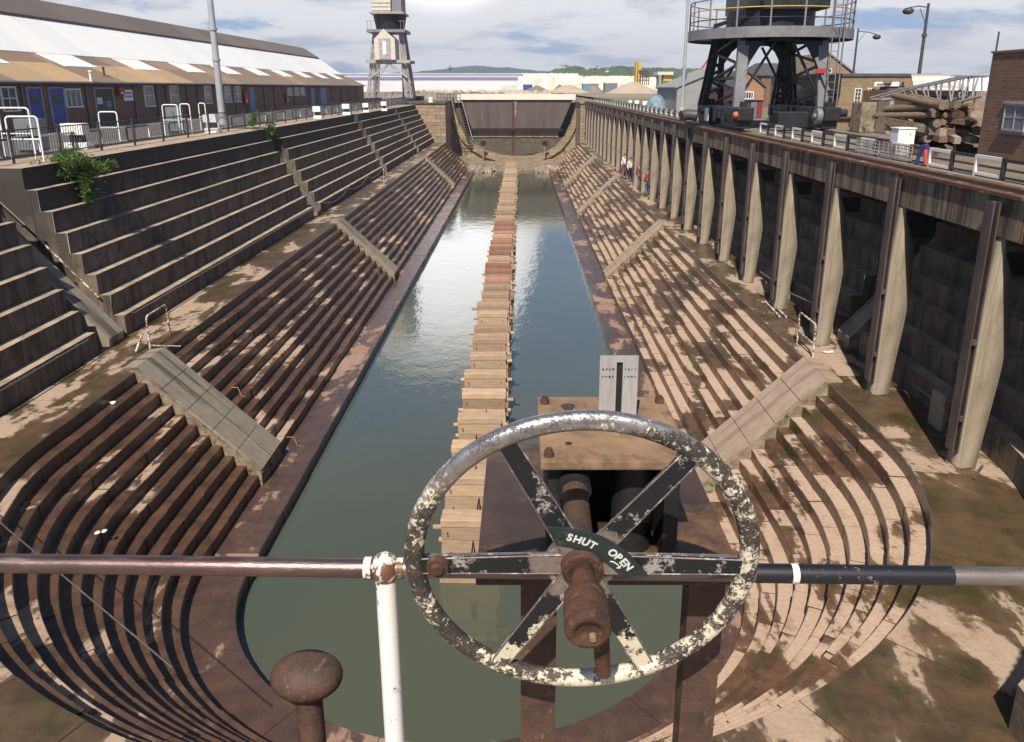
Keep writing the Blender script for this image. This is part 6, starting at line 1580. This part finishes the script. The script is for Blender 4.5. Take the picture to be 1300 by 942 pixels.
# ------------------------------------------------------------------ air
hm = bpy.data.materials.new('haze_air'); hm.use_nodes = True; hn = hm.node_tree; hn.nodes.remove(hn.nodes['Principled BSDF'])
pv = hn.nodes.new('ShaderNodeVolumePrincipled'); pv.inputs['Color'].default_value = (.72, .82, 1, 1); pv.inputs['Density'].default_value = .00028; pv.inputs['Anisotropy'].default_value = .1
hn.links.new(pv.outputs[0], hn.nodes['Material Output'].inputs['Volume']); M['haze_air'] = hm
hz_ = MB().box(-2450, 2450, -65, 2650, -11, 110).build('haze', 'haze_air'); hz_['kind'] = 'stuff'
# ------------------------------------------------------------------ light, sky, camera
LD = Vector((169, 787, -930)).normalized()
sun = bpy.data.lights.new('sun', 'SUN'); sun.energy = 4.9; sun.angle = R(.6); sun.color = (1, .92, .79)
so = bpy.data.objects.new('sun', sun); COL.objects.link(so); so.rotation_euler = LD.to_track_quat('-Z', 'Y').to_euler(); so.location = (0, 0, 30)
wd = bpy.data.worlds.new('World'); scn.world = wd; wd.use_nodes = True
nt = wd.node_tree; N_ = nt.nodes; L_ = nt.links; bg = N_['Background']
sky = N_.new('ShaderNodeTexSky'); sky.sky_type = 'NISHITA'; sky.sun_disc = False
elev = math.asin(-LD.z); az = math.atan2(-LD.x, -LD.y)
sky.sun_elevation = elev; sky.sun_rotation = az; sky.air_density = 1.0; sky.dust_density = .6; sky.ozone_density = 1.2
tc = N_.new('ShaderNodeTexCoord'); sp = N_.new('ShaderNodeSeparateXYZ'); L_.new(tc.outputs['Generated'], sp.inputs[0])
def wm(op, a, b=None, clamp=False):
    n_ = N_.new('ShaderNodeMath'); n_.operation = op; n_.use_clamp = clamp
    for i, x in enumerate((a, b)):
        if x is None: continue
        if isinstance(x, (int, float)): n_.inputs[i].default_value = x
        else: L_.new(x, n_.inputs[i])
    return n_.outputs[0]
zc = wm('MAXIMUM', sp.outputs[2], 0.0); dn = wm('ADD', zc, .16)
cb_ = N_.new('ShaderNodeCombineXYZ'); L_.new(wm('DIVIDE', sp.outputs[0], dn), cb_.inputs[0]); L_.new(wm('DIVIDE', sp.outputs[1], dn), cb_.inputs[1])
def wn(scale, detail, rough, off=(0, 0, 0), st=(1, 1, 1)):
    mp = N_.new('ShaderNodeMapping'); mp.inputs['Location'].default_value = off; mp.inputs['Scale'].default_value = st; L_.new(cb_.outputs[0], mp.inputs[0])
    n_ = N_.new('ShaderNodeTexNoise'); n_.inputs['Scale'].default_value = scale; n_.inputs['Detail'].default_value = detail; n_.inputs['Roughness'].default_value = rough; n_.inputs['Distortion'].default_value = .3
    L_.new(mp.outputs[0], n_.inputs[0]); return n_.outputs['Fac']
def wr(x, a, b, c=0, d=1):
    n_ = N_.new('ShaderNodeMapRange'); n_.interpolation_type = 'SMOOTHSTEP'; L_.new(x, n_.inputs[0])
    for i, v in zip((1, 2, 3, 4), (a, b, c, d)): n_.inputs[i].default_value = v
    return n_.outputs[0]
def wmix(f, a, b):
    n_ = N_.new('ShaderNodeMix'); n_.data_type = 'RGBA'
    for s_, x in ((n_.inputs[0], f), (n_.inputs[6], a), (n_.inputs[7], b)):
        if isinstance(x, (int, float)): s_.default_value = x
        elif isinstance(x, tuple): s_.default_value = (*x, 1)
        else: L_.new(x, s_)
    return n_.outputs[2]
cl = wn(.95, 9, .60, (3.1, .4, 0), (1.1, 1.1, 1))
low_bias = wr(zc, .02, .20, .16, -.03)
def lobe(azd, eld, width, amt):      # a cloud bank or a gap in the clouds at one compass direction
    d = (math.sin(R(azd))*math.cos(R(eld)), math.cos(R(azd))*math.cos(R(eld)), math.sin(R(eld)))
    v = wm('ADD', wm('ADD', wm('MULTIPLY', sp.outputs[0], d[0]), wm('MULTIPLY', sp.outputs[1], d[1])), wm('MULTIPLY', sp.outputs[2], d[2]))
    return wr(v, math.cos(R(width)), 1.0, 0, amt)
bias = wm('ADD', low_bias, wm('ADD', lobe(-6, 12, 9, .9), wm('ADD', lobe(7, 17, 10, -.6), wm('ADD', wr(zc, .28, .50, 0, -.30), wr(sp.outputs[1], -.3, .2, -.16, 0)))))  # unseen clouds thinned overhead and behind the camera to dim the ambient fill
mask = wr(wm('ADD', cl, bias), .51, .61)
shade = wn(1.25, 8, .58, (7.3, 2.2, 0)); 
CW = (14.5, 14.5, 14.8); CG = (8.6, 9.2, 10.8)
cc = wmix(wr(wm('ADD', shade, lobe(-6, 12, 9, .3)), .36, .52), CG, CW)
cc = wmix(lobe(-5, 12, 8, 1.0), cc, (44, 44, 44.5))
skyc = wmix(wr(zc, .30, .55, .5, 0), sky.outputs[0], (5.5, 9.0, 17))
L_.new(wmix(mask, skyc, cc), bg.inputs['Color']); bg.inputs['Strength'].default_value = SKYS
cam = bpy.data.cameras.new('camera'); co = bpy.data.objects.new('camera', cam); COL.objects.link(co); scn.camera = co
co.location = (0, 0, CH); co.rotation_euler = (R(90-17), 0, 0); cam.lens = F/1300*36; cam.sensor_width = 36; cam.sensor_fit = 'HORIZONTAL'
cam.shift_x = -(CX-650)/1300; cam.shift_y = -(471-CY)/1300; cam.clip_start = .05; cam.clip_end = 8000
scn.view_settings.view_transform = 'Standard'; scn.view_settings.look = 'None'; scn.view_settings.exposure = .34; scn.view_settings.gamma = 1
scn.render.engine = 'CYCLES'
